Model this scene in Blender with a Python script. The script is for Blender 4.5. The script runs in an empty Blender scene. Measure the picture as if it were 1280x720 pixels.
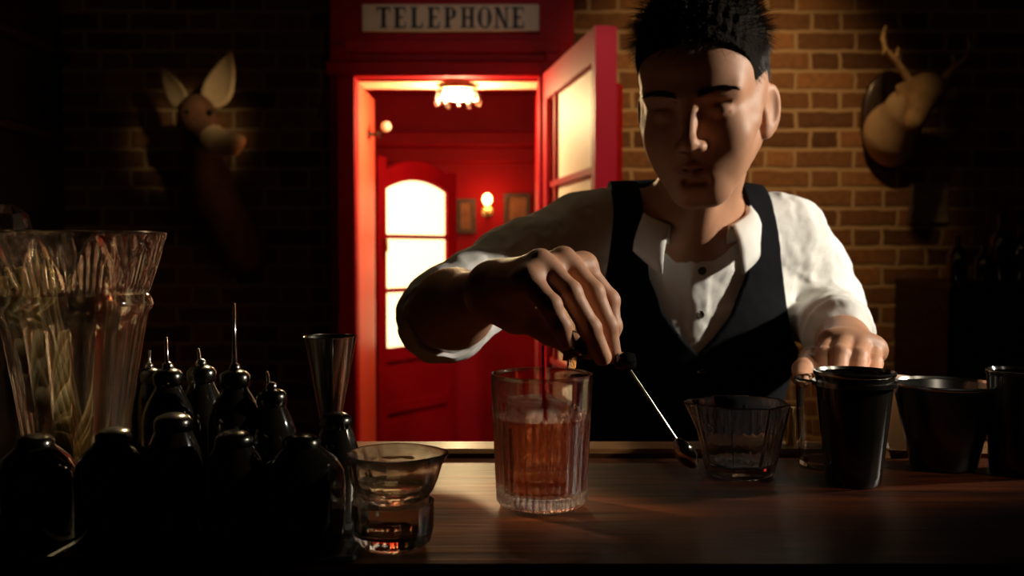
import bpy, math, random
import numpy as np
from mathutils import Vector, Matrix
random.seed(7)
R = math.radians
PI = math.pi
scn = bpy.context.scene
col = scn.collection
CAMZ = 1.28; F = 1244.4; PITCH = R(2.2)

def at(px, py, d):
    """point on the ray through a pixel at world depth d"""
    cp, sp = math.cos(PITCH), math.sin(PITCH)
    u = (px-640)/F; v = (360-py)/F
    x, y, z = u, cp+v*sp, -sp+v*cp
    s = d/y
    return np.array([x*s, d, CAMZ+z*s])

# ------------------------------------------------------------------ materials
def newmat(name):
    m = bpy.data.materials.new(name); m.use_nodes = True
    nt = m.node_tree; b = nt.nodes['Principled BSDF']
    return m, nt, b
def mat(name, c, rough=.5, metal=0, spec=.5, trans=0, ior=1.45, emis=None, es=0, coat=0, sss=0, sheen=0,
        var=0, vscale=20, bump=0, bscale=60, stretch=(1,1,1)):
    m, nt, b = newmat(name)
    b.inputs['Base Color'].default_value = (*c, 1)
    b.inputs['Roughness'].default_value = rough
    b.inputs['Metallic'].default_value = metal
    b.inputs['Specular IOR Level'].default_value = spec
    b.inputs['Transmission Weight'].default_value = trans
    b.inputs['IOR'].default_value = ior
    b.inputs['Coat Weight'].default_value = coat
    b.inputs['Coat Roughness'].default_value = .1
    b.inputs['Sheen Weight'].default_value = sheen
    if sss:
        b.inputs['Subsurface Weight'].default_value = sss
        b.inputs['Subsurface Radius'].default_value = (1, .35, .2)
        b.inputs['Subsurface Scale'].default_value = .008
    if emis:
        b.inputs['Emission Color'].default_value = (*emis, 1)
        b.inputs['Emission Strength'].default_value = es
    N = nt.nodes; L = nt.links
    if var or bump:
        tc = N.new('ShaderNodeTexCoord'); mp = N.new('ShaderNodeMapping')
        mp.inputs['Scale'].default_value = stretch
        L.new(tc.outputs['Object'], mp.inputs['Vector'])
    if var:
        n = N.new('ShaderNodeTexNoise'); n.inputs['Scale'].default_value = vscale; n.inputs['Detail'].default_value = 6
        L.new(mp.outputs[0], n.inputs['Vector'])
        r = N.new('ShaderNodeValToRGB'); r.color_ramp.elements[0].position = .3; r.color_ramp.elements[1].position = .7
        r.color_ramp.elements[0].color = (*[x*(1-var) for x in c], 1)
        r.color_ramp.elements[1].color = (*[min(1, x*(1+var)) for x in c], 1)
        L.new(n.outputs['Fac'], r.inputs['Fac']); L.new(r.outputs['Color'], b.inputs['Base Color'])
    if bump:
        n2 = N.new('ShaderNodeTexNoise'); n2.inputs['Scale'].default_value = bscale; n2.inputs['Detail'].default_value = 5
        L.new(mp.outputs[0], n2.inputs['Vector'])
        bp = N.new('ShaderNodeBump'); bp.inputs['Strength'].default_value = bump; bp.inputs['Distance'].default_value = .01
        L.new(n2.outputs['Fac'], bp.inputs['Height']); L.new(bp.outputs['Normal'], b.inputs['Normal'])
    return m

def brick_mat(name, brick_a, brick_b, mortar):
    m, nt, b = newmat(name); N = nt.nodes; L = nt.links
    def M(op, a, bb=None, c=None):
        n = N.new('ShaderNodeMath'); n.operation = op
        for i, v in enumerate((a, bb, c)):
            if v is None: continue
            if isinstance(v, (int, float)): n.inputs[i].default_value = v
            else: L.new(v, n.inputs[i])
        return n.outputs[0]
    tc = N.new('ShaderNodeTexCoord'); nz = N.new('ShaderNodeTexNoise'); nz.inputs['Scale'].default_value = 14
    L.new(tc.outputs['Object'], nz.inputs['Vector'])
    off = N.new('ShaderNodeVectorMath'); off.operation = 'SUBTRACT'; L.new(nz.outputs['Color'], off.inputs[0]); off.inputs[1].default_value = (.5, .5, .5)
    sc = N.new('ShaderNodeVectorMath'); sc.operation = 'SCALE'; L.new(off.outputs[0], sc.inputs[0]); sc.inputs['Scale'].default_value = .016
    ad = N.new('ShaderNodeVectorMath'); ad.operation = 'ADD'; L.new(tc.outputs['Object'], ad.inputs[0]); L.new(sc.outputs[0], ad.inputs[1])
    sp = N.new('ShaderNodeSeparateXYZ'); L.new(ad.outputs[0], sp.inputs[0])
    x = M('ADD', sp.outputs['X'], sp.outputs['Y']); z = sp.outputs['Z']
    H = .076; P = .345; SW = .23
    row = M('FLOOR', M('DIVIDE', z, H))
    v = M('SUBTRACT', z, M('MULTIPLY', row, H))
    xo = M('ADD', x, M('MULTIPLY', M('MODULO', M('ADD', row, 100), 2), P/2))
    cell = M('FLOOR', M('DIVIDE', xo, P))
    u = M('SUBTRACT', xo, M('MULTIPLY', cell, P))
    head = M('GREATER_THAN', u, SW)
    u2 = M('SUBTRACT', u, M('MULTIPLY', head, SW))
    w = M('SUBTRACT', SW, M('MULTIPLY', head, SW-.115))
    d = M('MINIMUM', M('MINIMUM', u2, M('SUBTRACT', w, u2)), M('MINIMUM', v, M('SUBTRACT', H, v)))
    mr = N.new('ShaderNodeMapRange'); mr.interpolation_type = 'SMOOTHSTEP'
    L.new(d, mr.inputs[0]); mr.inputs[1].default_value = .0045; mr.inputs[2].default_value = .0105
    cid = N.new('ShaderNodeCombineXYZ'); L.new(M('ADD', M('MULTIPLY', cell, 2), head), cid.inputs[0]); L.new(row, cid.inputs[1])
    wn = N.new('ShaderNodeTexWhiteNoise'); L.new(cid.outputs[0], wn.inputs['Vector'])
    rp = N.new('ShaderNodeValToRGB'); rp.color_ramp.elements[0].color = (*brick_a, 1); rp.color_ramp.elements[1].color = (*brick_b, 1)
    L.new(wn.outputs['Value'], rp.inputs['Fac'])
    n2 = N.new('ShaderNodeTexNoise'); n2.inputs['Scale'].default_value = 40; n2.inputs['Detail'].default_value = 8; L.new(tc.outputs['Object'], n2.inputs['Vector'])
    mx = N.new('ShaderNodeMix'); mx.data_type = 'RGBA'; mx.blend_type = 'OVERLAY'; mx.inputs[0].default_value = .55
    L.new(rp.outputs['Color'], mx.inputs[6]); L.new(n2.outputs['Fac'], mx.inputs[7])
    m2 = N.new('ShaderNodeMix'); m2.data_type = 'RGBA'; L.new(mr.outputs[0], m2.inputs[0]); m2.inputs[6].default_value = (*mortar, 1); L.new(mx.outputs[2], m2.inputs[7])
    L.new(m2.outputs[2], b.inputs['Base Color'])
    hb = M('ADD', mr.outputs[0], M('MULTIPLY', n2.outputs['Fac'], .6))
    bp = N.new('ShaderNodeBump'); bp.inputs['Strength'].default_value = .7; bp.inputs['Distance'].default_value = .008
    L.new(hb, bp.inputs['Height']); L.new(bp.outputs['Normal'], b.inputs['Normal'])
    b.inputs['Roughness'].default_value = .85
    return m

def wood_mat(name, c1, c2, rough=.3, coat=.4, axis=(1, 14, 14)):
    m, nt, b = newmat(name); N = nt.nodes; L = nt.links
    tc = N.new('ShaderNodeTexCoord'); mp = N.new('ShaderNodeMapping'); mp.inputs['Scale'].default_value = axis
    L.new(tc.outputs['Object'], mp.inputs['Vector'])
    n = N.new('ShaderNodeTexNoise'); n.inputs['Scale'].default_value = 6; n.inputs['Detail'].default_value = 9; n.inputs['Distortion'].default_value = .6
    L.new(mp.outputs[0], n.inputs['Vector'])
    r = N.new('ShaderNodeValToRGB'); r.color_ramp.elements[0].position = .35; r.color_ramp.elements[1].position = .68
    r.color_ramp.elements[0].color = (*c1, 1); r.color_ramp.elements[1].color = (*c2, 1)
    L.new(n.outputs['Fac'], r.inputs['Fac']); L.new(r.outputs['Color'], b.inputs['Base Color'])
    bp = N.new('ShaderNodeBump'); bp.inputs['Strength'].default_value = .25; bp.inputs['Distance'].default_value = .004
    L.new(n.outputs['Fac'], bp.inputs['Height']); L.new(bp.outputs['Normal'], b.inputs['Normal'])
    b.inputs['Roughness'].default_value = rough
    b.inputs['Coat Weight'].default_value = coat; b.inputs['Coat Roughness'].default_value = .18; b.inputs['Specular IOR Level'].default_value = .2
    return m

MT = {
 'brick': brick_mat('brick', (.10, .040, .014), (.33, .15, .05), (.46, .31, .16)),
 'darkwall': mat('dark_painted_wall', (.018, .013, .010), .7, var=.3, bump=.2),
 'plaster': mat('dark_plaster', (.02, .017, .015), .8, var=.2, bump=.2),
 'floor': wood_mat('floor_boards', (.03, .015, .008), (.07, .035, .018), .5, .1, (2, 12, 12)),
 'counter': wood_mat('counter_wood', (.014, .003, .0007), (.080, .018, .003), .40, .0),
 'rail': wood_mat('rail_wood', (.10, .04, .012), (.22, .10, .03), .42, .1),
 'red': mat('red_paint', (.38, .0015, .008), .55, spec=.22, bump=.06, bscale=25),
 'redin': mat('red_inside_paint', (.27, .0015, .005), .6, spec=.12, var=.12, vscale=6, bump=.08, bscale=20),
 'jamb': mat('lit_red_paint', (.80, .10, .05), .5, spec=.3),  # red paint pushed to orange: the lamplight on it is in the colour
 'cream': mat('cream_board', (.78, .70, .50), .5),
 'soffit': mat('cream_soffit', (.85, .72, .42), .5),
 'ink': mat('black_lettering', (.02, .018, .015), .5),
 'frost': mat('frosted_glass', (.92, .86, .68), .55, spec=.3),
 'litpane': mat('lit_window_pane', (.9, .8, .6), .4, emis=(1, .72, .36), es=2.4),
 'bulb': mat('lamp_glow', (1, .9, .7), .3, emis=(1, .62, .28), es=40),
 'globe': mat('added_globe_glow', (1, .9, .7), .3, emis=(1, .66, .34), es=3.5),  # glow of the unseen globes added above the bar
 'bulb2': mat('sconce_glow', (1, .9, .7), .3, emis=(1, .36, .10), es=26),
 'crystal': mat('clear_crystal', (1, 1, 1), .02, trans=1, ior=1.5),
 'crystaljar': mat('jar_crystal', (1, .97, .90), .06, trans=1, ior=1.5),
 'crystalrib': mat('ribbed_crystal', (1, 1, 1), .02, trans=1, ior=1.5),
 'glass': mat('clear_glass', (1, .94, .83), .015, trans=1, ior=1.48),
 'smoke': mat('dark_glass', (.012, .010, .008), .08, spec=.6, coat=.6),
 'drink': mat('amber_red_drink', (1, .50, .27), .0, trans=1, ior=1.20),
 'stream': mat('red_liquid', (.8, .01, .02), .1, trans=.6, ior=1.33, emis=None),
 'ice': mat('clear_ice', (1, .97, .93), .06, trans=1, ior=1.16, bump=.5, bscale=90),
 'steel': mat('polished_steel', (.75, .72, .66), .16, metal=1),
 'dsteel': mat('dark_steel', (.10, .095, .085), .22, metal=1),
 'brass': mat('worn_brass', (.75, .48, .18), .25, metal=1, bump=.05),
 'blackplastic': mat('black_plastic', (.008, .008, .008), .15, coat=.5),
 'rubber': mat('black_rubber', (.006, .006, .006), .75, bump=.2, bscale=300),
 'straw': mat('pale_straw', (.72, .50, .18), .45, var=.15, vscale=30, sss=.1),
 'peel': mat('orange_peel', (.85, .32, .05), .4, bump=.6, bscale=500),
 'ceramic': mat('ivory_ceramic', (.72, .62, .50), .35),
 'skin': mat('skin', (.50, .25, .145), .5, spec=.35, sss=.06, var=.08, vscale=40, bump=.06, bscale=900),
 'lip': mat('lips', (.42, .15, .11), .4, spec=.45, sss=.15, bump=.1, bscale=500),
 'nail': mat('finger_nail', (.68, .40, .28), .25, spec=.5),
 'shirt': mat('white_cotton', (.80, .78, .73), .85, spec=.15, bump=.08, bscale=60),
 'vest': mat('black_wool', (.0075, .008, .010), .9, spec=.10, bump=.2, bscale=700),
 'trouser': mat('black_trousers', (.012, .012, .014), .85, bump=.2, bscale=400),
 'scalp': mat('short_hair_mass', (.010, .007, .005), .95, spec=.08, bump=.4, bscale=260),
 'hair': mat('black_hair', (.014, .009, .007), .5, spec=.35),
 'shoe': mat('black_leather', (.012, .01, .01), .3, coat=.4),
 'button': mat('button', (.08, .06, .045), .3),
 'fur': mat('tan_fur', (.50, .32, .15), .9, var=.3, vscale=14, bump=.5, bscale=160),
 'furpale': mat('pale_fur', (.64, .46, .26), .9, var=.12, vscale=14, bump=.5, bscale=160),
 'furdark': mat('brown_fur', (.20, .09, .045), .9, var=.3, vscale=14, bump=.5, bscale=160),
 'antler': mat('antler', (.55, .36, .17), .6, var=.3, vscale=25, bump=.4, bscale=90),
 'shield': wood_mat('shield_wood', (.02, .009, .005), (.05, .022, .01), .4, .2, (4, 4, 1)),
 'paper': mat('aged_paper', (.34, .29, .22), .8, var=.35, vscale=22),
 'shelf': wood_mat('shelf_wood', (.03, .016, .008), (.08, .04, .02), .5, .1),
 'furnose': mat('dark_nose', (.02, .015, .012), .3),
 'clay': mat('terracotta', (.32, .12, .05), .7, var=.2),
}

def mixin(name, kind, fac, c=(1, 1, 1)):
    m = MT[name]; nt = m.node_tree; N = nt.nodes; L = nt.links
    out = [n for n in N if n.type == 'OUTPUT_MATERIAL'][0]; b = N['Principled BSDF']
    t = N.new(kind); t.inputs['Color'].default_value = (*c, 1)
    mx = N.new('ShaderNodeMixShader'); mx.inputs[0].default_value = fac
    L.new(b.outputs[0], mx.inputs[1]); L.new(t.outputs[0], mx.inputs[2]); L.new(mx.outputs[0], out.inputs['Surface'])
mixin('crystal', 'ShaderNodeBsdfTransparent', .10)
mixin('crystaljar', 'ShaderNodeBsdfTransparent', .38)
mixin('crystalrib', 'ShaderNodeBsdfTransparent', .28)
mixin('ceramic', 'ShaderNodeBsdfTranslucent', .45, (1, .85, .68))
mixin('glass', 'ShaderNodeBsdfTransparent', .03)
mixin('drink', 'ShaderNodeBsdfTranslucent', .26, (1, .15, .04))
# ------------------------------------------------------------------ object helpers
def wloc(p):
    if p is None: return np.zeros(3)
    v = np.array(p.location)
    return v + wloc(p.parent) if p.parent else v
def link(name, V, Fc, m, parent=None, smooth=True, local=False):
    V = np.asarray(V, dtype=float)
    me = bpy.data.meshes.new(name)
    if parent is not None and not local: V = V - wloc(parent)
    if isinstance(Fc, np.ndarray):
        nf = len(Fc); k = Fc.shape[1]
        me.vertices.add(len(V)); me.vertices.foreach_set('co', V.astype(np.float32).ravel())
        me.loops.add(nf*k); me.loops.foreach_set('vertex_index', Fc.astype(np.int32).ravel())
        me.polygons.add(nf); me.polygons.foreach_set('loop_start', np.arange(0, nf*k, k, dtype=np.int32))
        me.update(calc_edges=True); me.validate()
    else:
        me.from_pydata([tuple(v) for v in V], [], Fc)
    ms = m if isinstance(m, (list, tuple)) else [m]
    for q in ms: me.materials.append(MT[q] if isinstance(q, str) else q)
    if smooth is True:
        me.polygons.foreach_set('use_smooth', [True]*len(me.polygons))
    elif smooth:
        me.polygons.foreach_set('use_smooth', [True]*len(me.polygons))
        try: me.set_sharp_from_angle(angle=R(smooth))
        except Exception: pass
    me.update()
    o = bpy.data.objects.new(name, me); col.objects.link(o)
    if parent is not None: o.parent = parent
    return o
def tag(o, label=None, cat=None, group=None, kind=None):
    if label: o['label'] = label
    if cat: o['category'] = cat
    if group: o['group'] = group
    if kind: o['kind'] = kind
    return o
def empty(name, loc, label, cat, group=None):
    o = bpy.data.objects.new(name, None); col.objects.link(o)
    o.location = tuple(float(a) for a in loc); o.empty_display_size = .05
    return tag(o, label, cat, group)
def copy_tree(o, parent=None):
    c = o.copy(); col.objects.link(c)
    if parent is not None: c.parent = parent
    for ch in list(o.children): copy_tree(ch, c)
    return c
class MB:
    def __init__(s): s.V = []; s.F = []; s.n = 0; s.mi = []
    def add(s, V, Fc):
        V = [tuple(map(float, v)) for v in V]
        s.V += V; s.F += [tuple(i+s.n for i in f) for f in Fc]; s.n += len(V); return s
    def box(s, x0, x1, y0, y1, z0, z1, bev=0):
        if bev <= 0:
            V = [(x, y, z) for x in (x0, x1) for y in (y0, y1) for z in (z0, z1)]
            return s.add(V, [(0, 1, 3, 2), (4, 6, 7, 5), (0, 4, 5, 1), (2, 3, 7, 6), (0, 2, 6, 4), (1, 5, 7, 3)])
        b = bev; V = []; 
        # chamfered box: 24 verts
        idx = {}
        for ix, x in enumerate((x0, x1)):
            for iy, y in enumerate((y0, y1)):
                for iz, z in enumerate((z0, z1)):
                    sx = b if ix == 0 else -b; sy = b if iy == 0 else -b; sz = b if iz == 0 else -b
                    idx[ix, iy, iz, 'x'] = len(V); V.append((x, y+sy, z+sz))
                    idx[ix, iy, iz, 'y'] = len(V); V.append((x+sx, y, z+sz))
                    idx[ix, iy, iz, 'z'] = len(V); V.append((x+sx, y+sy, z))
        Fs = []
        for i in (0, 1):
            q = [idx[i, 0, 0, 'x'], idx[i, 1, 0, 'x'], idx[i, 1, 1, 'x'], idx[i, 0, 1, 'x']]; Fs.append(q if i else q[::-1])
            q = [idx[0, i, 0, 'y'], idx[1, i, 0, 'y'], idx[1, i, 1, 'y'], idx[0, i, 1, 'y']]; Fs.append(q[::-1] if i else q)
            q = [idx[0, 0, i, 'z'], idx[1, 0, i, 'z'], idx[1, 1, i, 'z'], idx[0, 1, i, 'z']]; Fs.append(q if i else q[::-1])
        for i in (0, 1):
            for j in (0, 1):
                q = [idx[i, j, 0, 'x'], idx[i, j, 1, 'x'], idx[i, j, 1, 'y'], idx[i, j, 0, 'y']]; Fs.append(q if (i ^ j) == 0 else q[::-1])
                q = [idx[i, 0, j, 'x'], idx[i, 1, j, 'x'], idx[i, 1, j, 'z'], idx[i, 0, j, 'z']]; Fs.append(q[::-1] if (i ^ j) == 0 else q)
                q = [idx[0, i, j, 'y'], idx[1, i, j, 'y'], idx[1, i, j, 'z'], idx[0, i, j, 'z']]; Fs.append(q if (i ^ j) == 0 else q[::-1])
        for i in (0, 1):
            for j in (0, 1):
                for k in (0, 1):
                    q = [idx[i, j, k, 'x'], idx[i, j, k, 'y'], idx[i, j, k, 'z']]; Fs.append(q[::-1] if (i ^ j ^ k) else q)
        return s.add(V, Fs)
    def tube(s, pts, rad, n=10, cap=True):
        pts = [Vector(p) for p in pts]
        if isinstance(rad, (int, float)): rad = [rad]*len(pts)
        t = (pts[1]-pts[0]).normalized()
        a = Vector((0, 0, 1)) if abs(t.z) < .9 else Vector((1, 0, 0))
        u = t.cross(a).normalized(); V = []
        for i, p in enumerate(pts):
            t = (pts[min(i+1, len(pts)-1)]-pts[max(i-1, 0)]).normalized()
            u = (u - t*u.dot(t)).normalized(); w = t.cross(u)
            for k in range(n):
                an = 2*PI*k/n; V.append(p+(u*math.cos(an)+w*math.sin(an))*rad[i])
        Fs = [(i*n+k, i*n+(k+1) % n, (i+1)*n+(k+1) % n, (i+1)*n+k) for i in range(len(pts)-1) for k in range(n)]
        if cap: Fs += [tuple(range(n))[::-1], tuple((len(pts)-1)*n+k for k in range(n))]
        return s.add(V, Fs)
    def lathe(s, prof, n=64, rmod=None, c=(0, 0, 0), axis=None):
        """profile of (r, z); first and last r may be 0"""
        V = []; ring = []
        for i, (r, z) in enumerate(prof):
            if r < 1e-7:
                ring.append([len(V)]); V.append((0, 0, z))
            else:
                rr = []
                for k in range(n):
                    an = 2*PI*k/n; q = r*(rmod(an, r, z, i) if rmod else 1)
                    rr.append(len(V)); V.append((q*math.cos(an), q*math.sin(an), z))
                ring.append(rr)
        Fs = []
        for i in range(len(ring)-1):
            a, b = ring[i], ring[i+1]
            for k in range(n):
                k2 = (k+1) % n
                if len(a) == 1 and len(b) == 1: continue
                if len(a) == 1: Fs.append((a[0], b[k2], b[k]))
                elif len(b) == 1: Fs.append((a[k], a[k2], b[0]))
                else: Fs.append((a[k], a[k2], b[k2], b[k]))
        if axis is not None:
            q = Vector((0, 0, 1)).rotation_difference(Vector(axis)); V = [q @ Vector(v) for v in V]
        V = [(v[0]+c[0], v[1]+c[1], v[2]+c[2]) for v in V]
        return s.add(V, Fs)
    def build(s, name, m, parent=None, smooth=40, local=False):
        return link(name, s.V, s.F, m, parent, smooth, local)
def ball(c, r, n=20, m=12, sc=(1, 1, 1)):
    pr = [(r*math.sin(PI*i/m) if 0 < i < m else 0, -r*math.cos(PI*i/m)*sc[2]) for i in range(m+1)]
    mb = MB(); mb.lathe(pr, n); mb.V = [(v[0]*sc[0]+c[0], v[1]*sc[1]+c[1], v[2]+c[2]) for v in mb.V]; return mb

# ------------------------------------------------------------------ signed-distance modelling
def sunion(a, b, k):
    if k <= 0: return np.minimum(a, b)
    h = np.maximum(k-np.abs(a-b), 0)/k
    return np.minimum(a, b)-h*h*k*.25
def ssub(a, b, k):
    return -sunion(-a, b, k)
class Cone:   # tapered round limb segment
    def __init__(s, a, b, ra, rb):
        s.a = np.array(a, float); s.b = np.array(b, float); s.ra = ra; s.rb = rb
        s.c = (s.a+s.b)/2; s.R = np.linalg.norm(s.b-s.a)/2+max(ra, rb)
        s.ba = s.b-s.a; s.l2 = max(s.ba@s.ba, 1e-12)
    def __call__(s, P):
        pa = P-s.a; h = np.clip(pa@s.ba/s.l2, 0, 1)
        return np.linalg.norm(pa-h[..., None]*s.ba, axis=-1)-(s.ra+(s.rb-s.ra)*h)
class Ell:    # rotated ellipsoid
    def __init__(s, c, r, M=None):
        s.c = np.array(c, float); s.r = np.array(r, float); s.R = s.r.max()
        s.M = np.eye(3) if M is None else np.array(M)
    def __call__(s, P):
        q = (P-s.c)@s.M
        k0 = np.linalg.norm(q/s.r, axis=-1); k1 = np.linalg.norm(q/(s.r*s.r), axis=-1)
        return k0*(k0-1)/np.maximum(k1, 1e-9)
def rot(ax, deg):
    return np.array(Matrix.Rotation(R(deg), 3, ax))
class Shape:
    def __init__(s): s.ops = []
    def u(s, p, k=.01, op='u'): s.ops.append((op, p, k)); return s
    def cut(s, p, k=.005): return s.u(p, k, 's')
    def __call__(s, P, bc=None, hd=0):
        d = None
        for op, p, k in s.ops:
            if bc is not None and np.linalg.norm(p.c-bc)-p.R > hd+k+.004: continue
            if d is None:
                if op == 's': continue
                d = p(P); continue
            v = p(P)
            d = sunion(d, v, k) if op == 'u' else ssub(d, v, k)
        if d is None: return np.full(P.shape[:-1], 1.0)
        return d
def fbm(P, f, seed=0):
    rs = np.random.RandomState(seed); o = 0; a = 1
    for i in range(5):
        w = rs.normal(size=(3, 3)); w /= np.linalg.norm(w, axis=0)
        q = P@w*f*2*PI+rs.rand(3)*6.28
        o = o+a*(np.sin(q[..., 0]+np.sin(q[..., 1]))*np.cos(q[..., 2])); f *= 1.55; a *= .62
    return o/2.2
def polygonize(fn, lo, hi, h, n=20):
    lo = np.array(lo, float); hi = np.array(hi, float)
    nb = np.ceil((hi-lo)/(h*n)).astype(int)+1
    g = np.stack(np.meshgrid(*[np.arange(-1, n+1)]*3, indexing='ij'), -1).astype(float)
    hd = h*(n+2)*.5*1.7321
    ids = []; pos = []; quads = []
    Mx = 1 << 20
    for bx in range(nb[0]):
        for by in range(nb[1]):
            for bz in range(nb[2]):
                o = np.array([bx, by, bz])*n
                bc = lo+(o+n/2)*h
                c0 = fn(bc[None, :], bc, hd)[0]
                if abs(c0) > hd*1.6+.004: continue
                P = lo+(g+o)*h
                S = fn(P, bc, hd)
                neg = S < 0
                if neg.all() or not neg.any(): continue
                m = n+1
                sm = np.zeros((m, m, m, 3)); ct = np.zeros((m, m, m))
                for ax in range(3):
                    sl0 = [slice(None)]*3; sl1 = [slice(None)]*3; sl0[ax] = slice(0, -1); sl1[ax] = slice(1, None)
                    a = S[tuple(sl0)]; b = S[tuple(sl1)]; cr = (a < 0) != (b < 0)
                    t = np.where(cr, a/np.where(cr, a-b, 1), 0)
                    pt = (g+o)[tuple(sl0)].copy(); pt[..., ax] += t
                    o1, o2 = [q for q in range(3) if q != ax]
                    for d1 in (0, 1):
                        for d2 in (0, 1):
                            s3 = [slice(None)]*3; s3[o1] = slice(d1, d1+m); s3[o2] = slice(d2, d2+m)
                            c = cr[tuple(s3)]; ct += c; sm += pt[tuple(s3)]*c[..., None]
                    # quads owned: sample idx (0..n-1) => array idx 1..n along every axis
                    sl = [slice(1, n+1)]*3
                    # edge i -> i+1 along ax for i in 0..n-1 needs sample n (array n+1)
                    crq = cr[tuple(sl)] if cr.shape[ax] >= n+1 else cr[tuple(sl)]
                    I = np.argwhere(crq)
                    if len(I):
                        I = I+1
                        flip = S[tuple((I).T)] < 0
                        gi = I-1+o   # global sample index
                        def cid(d1, d2):
                            q = gi.copy(); q[:, o1] -= d1; q[:, o2] -= d2; q = q+1
                            return (q[:, 0]*Mx+q[:, 1])*Mx+q[:, 2]
                        q = np.stack([cid(1, 1), cid(0, 1), cid(0, 0), cid(1, 0)], 1)
                        if ax == 1: flip = ~flip
                        q[~flip] = q[~flip][:, ::-1]
                        quads.append(q)
                I = np.argwhere(ct > 0)
                p = sm[tuple(I.T)]/ct[tuple(I.T)][:, None]
                gi = I-1+o+1
                ids.append((gi[:, 0]*Mx+gi[:, 1])*Mx+gi[:, 2]); pos.append(lo+p*h)
    ids = np.concatenate(ids); pos = np.concatenate(pos); quads = np.concatenate(quads)
    u, fi = np.unique(ids, return_index=True)
    Q = np.searchsorted(u, quads); Q = np.clip(Q, 0, len(u)-1)
    ok = (u[Q] == quads).all(1)
    return pos[fi], Q[ok]
def sdf_obj(name, fn, lo, hi, h, m, parent=None, smooth=True):
    V, Q = polygonize(fn, lo, hi, h)
    return link(name, V, Q, m, parent, smooth)

# ================================================================== SETTING
BACK = 3.9; CT = 1.07
def struct(name, mb, m, parent=None, smooth=False):
    return tag(mb.build(name, m, parent, smooth), kind='structure')
OX0, OX1, OZ = -.62, .19, 2.02        # hole in the brick wall behind the box
w = MB(); w.box(-1.85, OX0, BACK, BACK+.2, 0, 2.9); w.box(OX1, 2.2, BACK, BACK+.2, 0, 2.9); w.box(OX0, OX1, BACK, BACK+.2, OZ, 2.9)
struct('wall_back', w, 'brick')
struct('wall_left', MB().box(-1.95, -1.75, -1.2, BACK, 0, 2.9), 'darkwall')
struct('wall_right', MB().box(2.1, 2.3, -1.2, BACK, 0, 2.9), 'darkwall')
struct('wall_front', MB().box(-1.95, 2.3, -1.4, -1.2, 0, 2.9), 'plaster')
struct('floor', MB().box(-1.95, 2.3, -1.4, 6.0, -.1, 0), 'floor')
struct('ceiling', MB().box(-1.95, 2.3, -1.4, BACK+.2, 2.9, 3.0), 'plaster')
# passage behind the telephone box
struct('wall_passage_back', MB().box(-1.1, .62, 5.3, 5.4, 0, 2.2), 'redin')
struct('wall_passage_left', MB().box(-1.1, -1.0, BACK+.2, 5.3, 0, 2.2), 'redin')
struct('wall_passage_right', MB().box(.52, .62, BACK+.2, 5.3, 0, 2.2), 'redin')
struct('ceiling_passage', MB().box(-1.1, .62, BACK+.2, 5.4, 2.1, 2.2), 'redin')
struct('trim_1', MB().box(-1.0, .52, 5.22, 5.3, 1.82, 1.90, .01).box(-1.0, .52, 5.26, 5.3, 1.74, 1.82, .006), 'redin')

# dark timber rails on the left wall
for z, lab in ((2.04, 'upper dark timber rail high on the left wall'), (1.72, 'lower dark timber rail on the left wall')):
    tag(MB().box(-1.75, -1.70, 1.0, 3.88, z-.03, z, .004).build('wall_rail', 'shelf', None, False), lab, 'rail')

# ------------------------------------------------------------------ red telephone box
FY = 3.6
tb = empty('telephone_box', (-.217, FY, 0), 'red telephone box doorway set against the brick wall with its door open', 'telephone box')
b = MB()
b.box(-.657, -.575, FY, BACK-.001, 0, 2.02, .006)           # left outer post
b.box(-.63, -.5585, FY-.02, FY+.05, 0, 1.90, .006)
b.box(.118, .223, FY, BACK-.001, 0, 2.02, .006)             # right post
b.box(.093, .15, FY-.02, FY+.05, 0, 1.90, .006)
b.box(-.668, .234, FY-.015, BACK-.001, 1.90, 1.955, .006)   # lintel
b.box(-.657, .223, FY+.01, BACK-.001, 1.955, 2.30, .006)    # header
b.box(-.68, .246, FY-.03, BACK-.001, 2.30, 2.35, .008)
b.box(-.657, .223, FY+.0, BACK-.001, 2.35, 2.62, .03)
b.build('frame', 'red', tb, False)
s = MB(); s.box(-.605, .171, FY-.004, FY+.02, 1.985, 2.035, .004); s.box(-.605, .171, FY-.004, FY+.02, 2.19, 2.24, .004)
s.build('header_moulding', 'red', tb, False)
tag(MB().box(-.5585, .093, FY+.045, FY+.20, 1.889, 1.8995).build('ceiling_panel', 'soffit', tb, False), 'cream ceiling panel inside the box')
tag(MB().box(-.575, -.562, FY+.055, BACK+.19, 0, 1.89).build('side_panel', 'jamb', tb, False))  # left panel's lamp glow is coloured in, the paint itself is red
MB().box(.095, .115, FY+.055, BACK+.19, 0, 1.89).build('side_panel', 'redin', tb, False)
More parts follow.
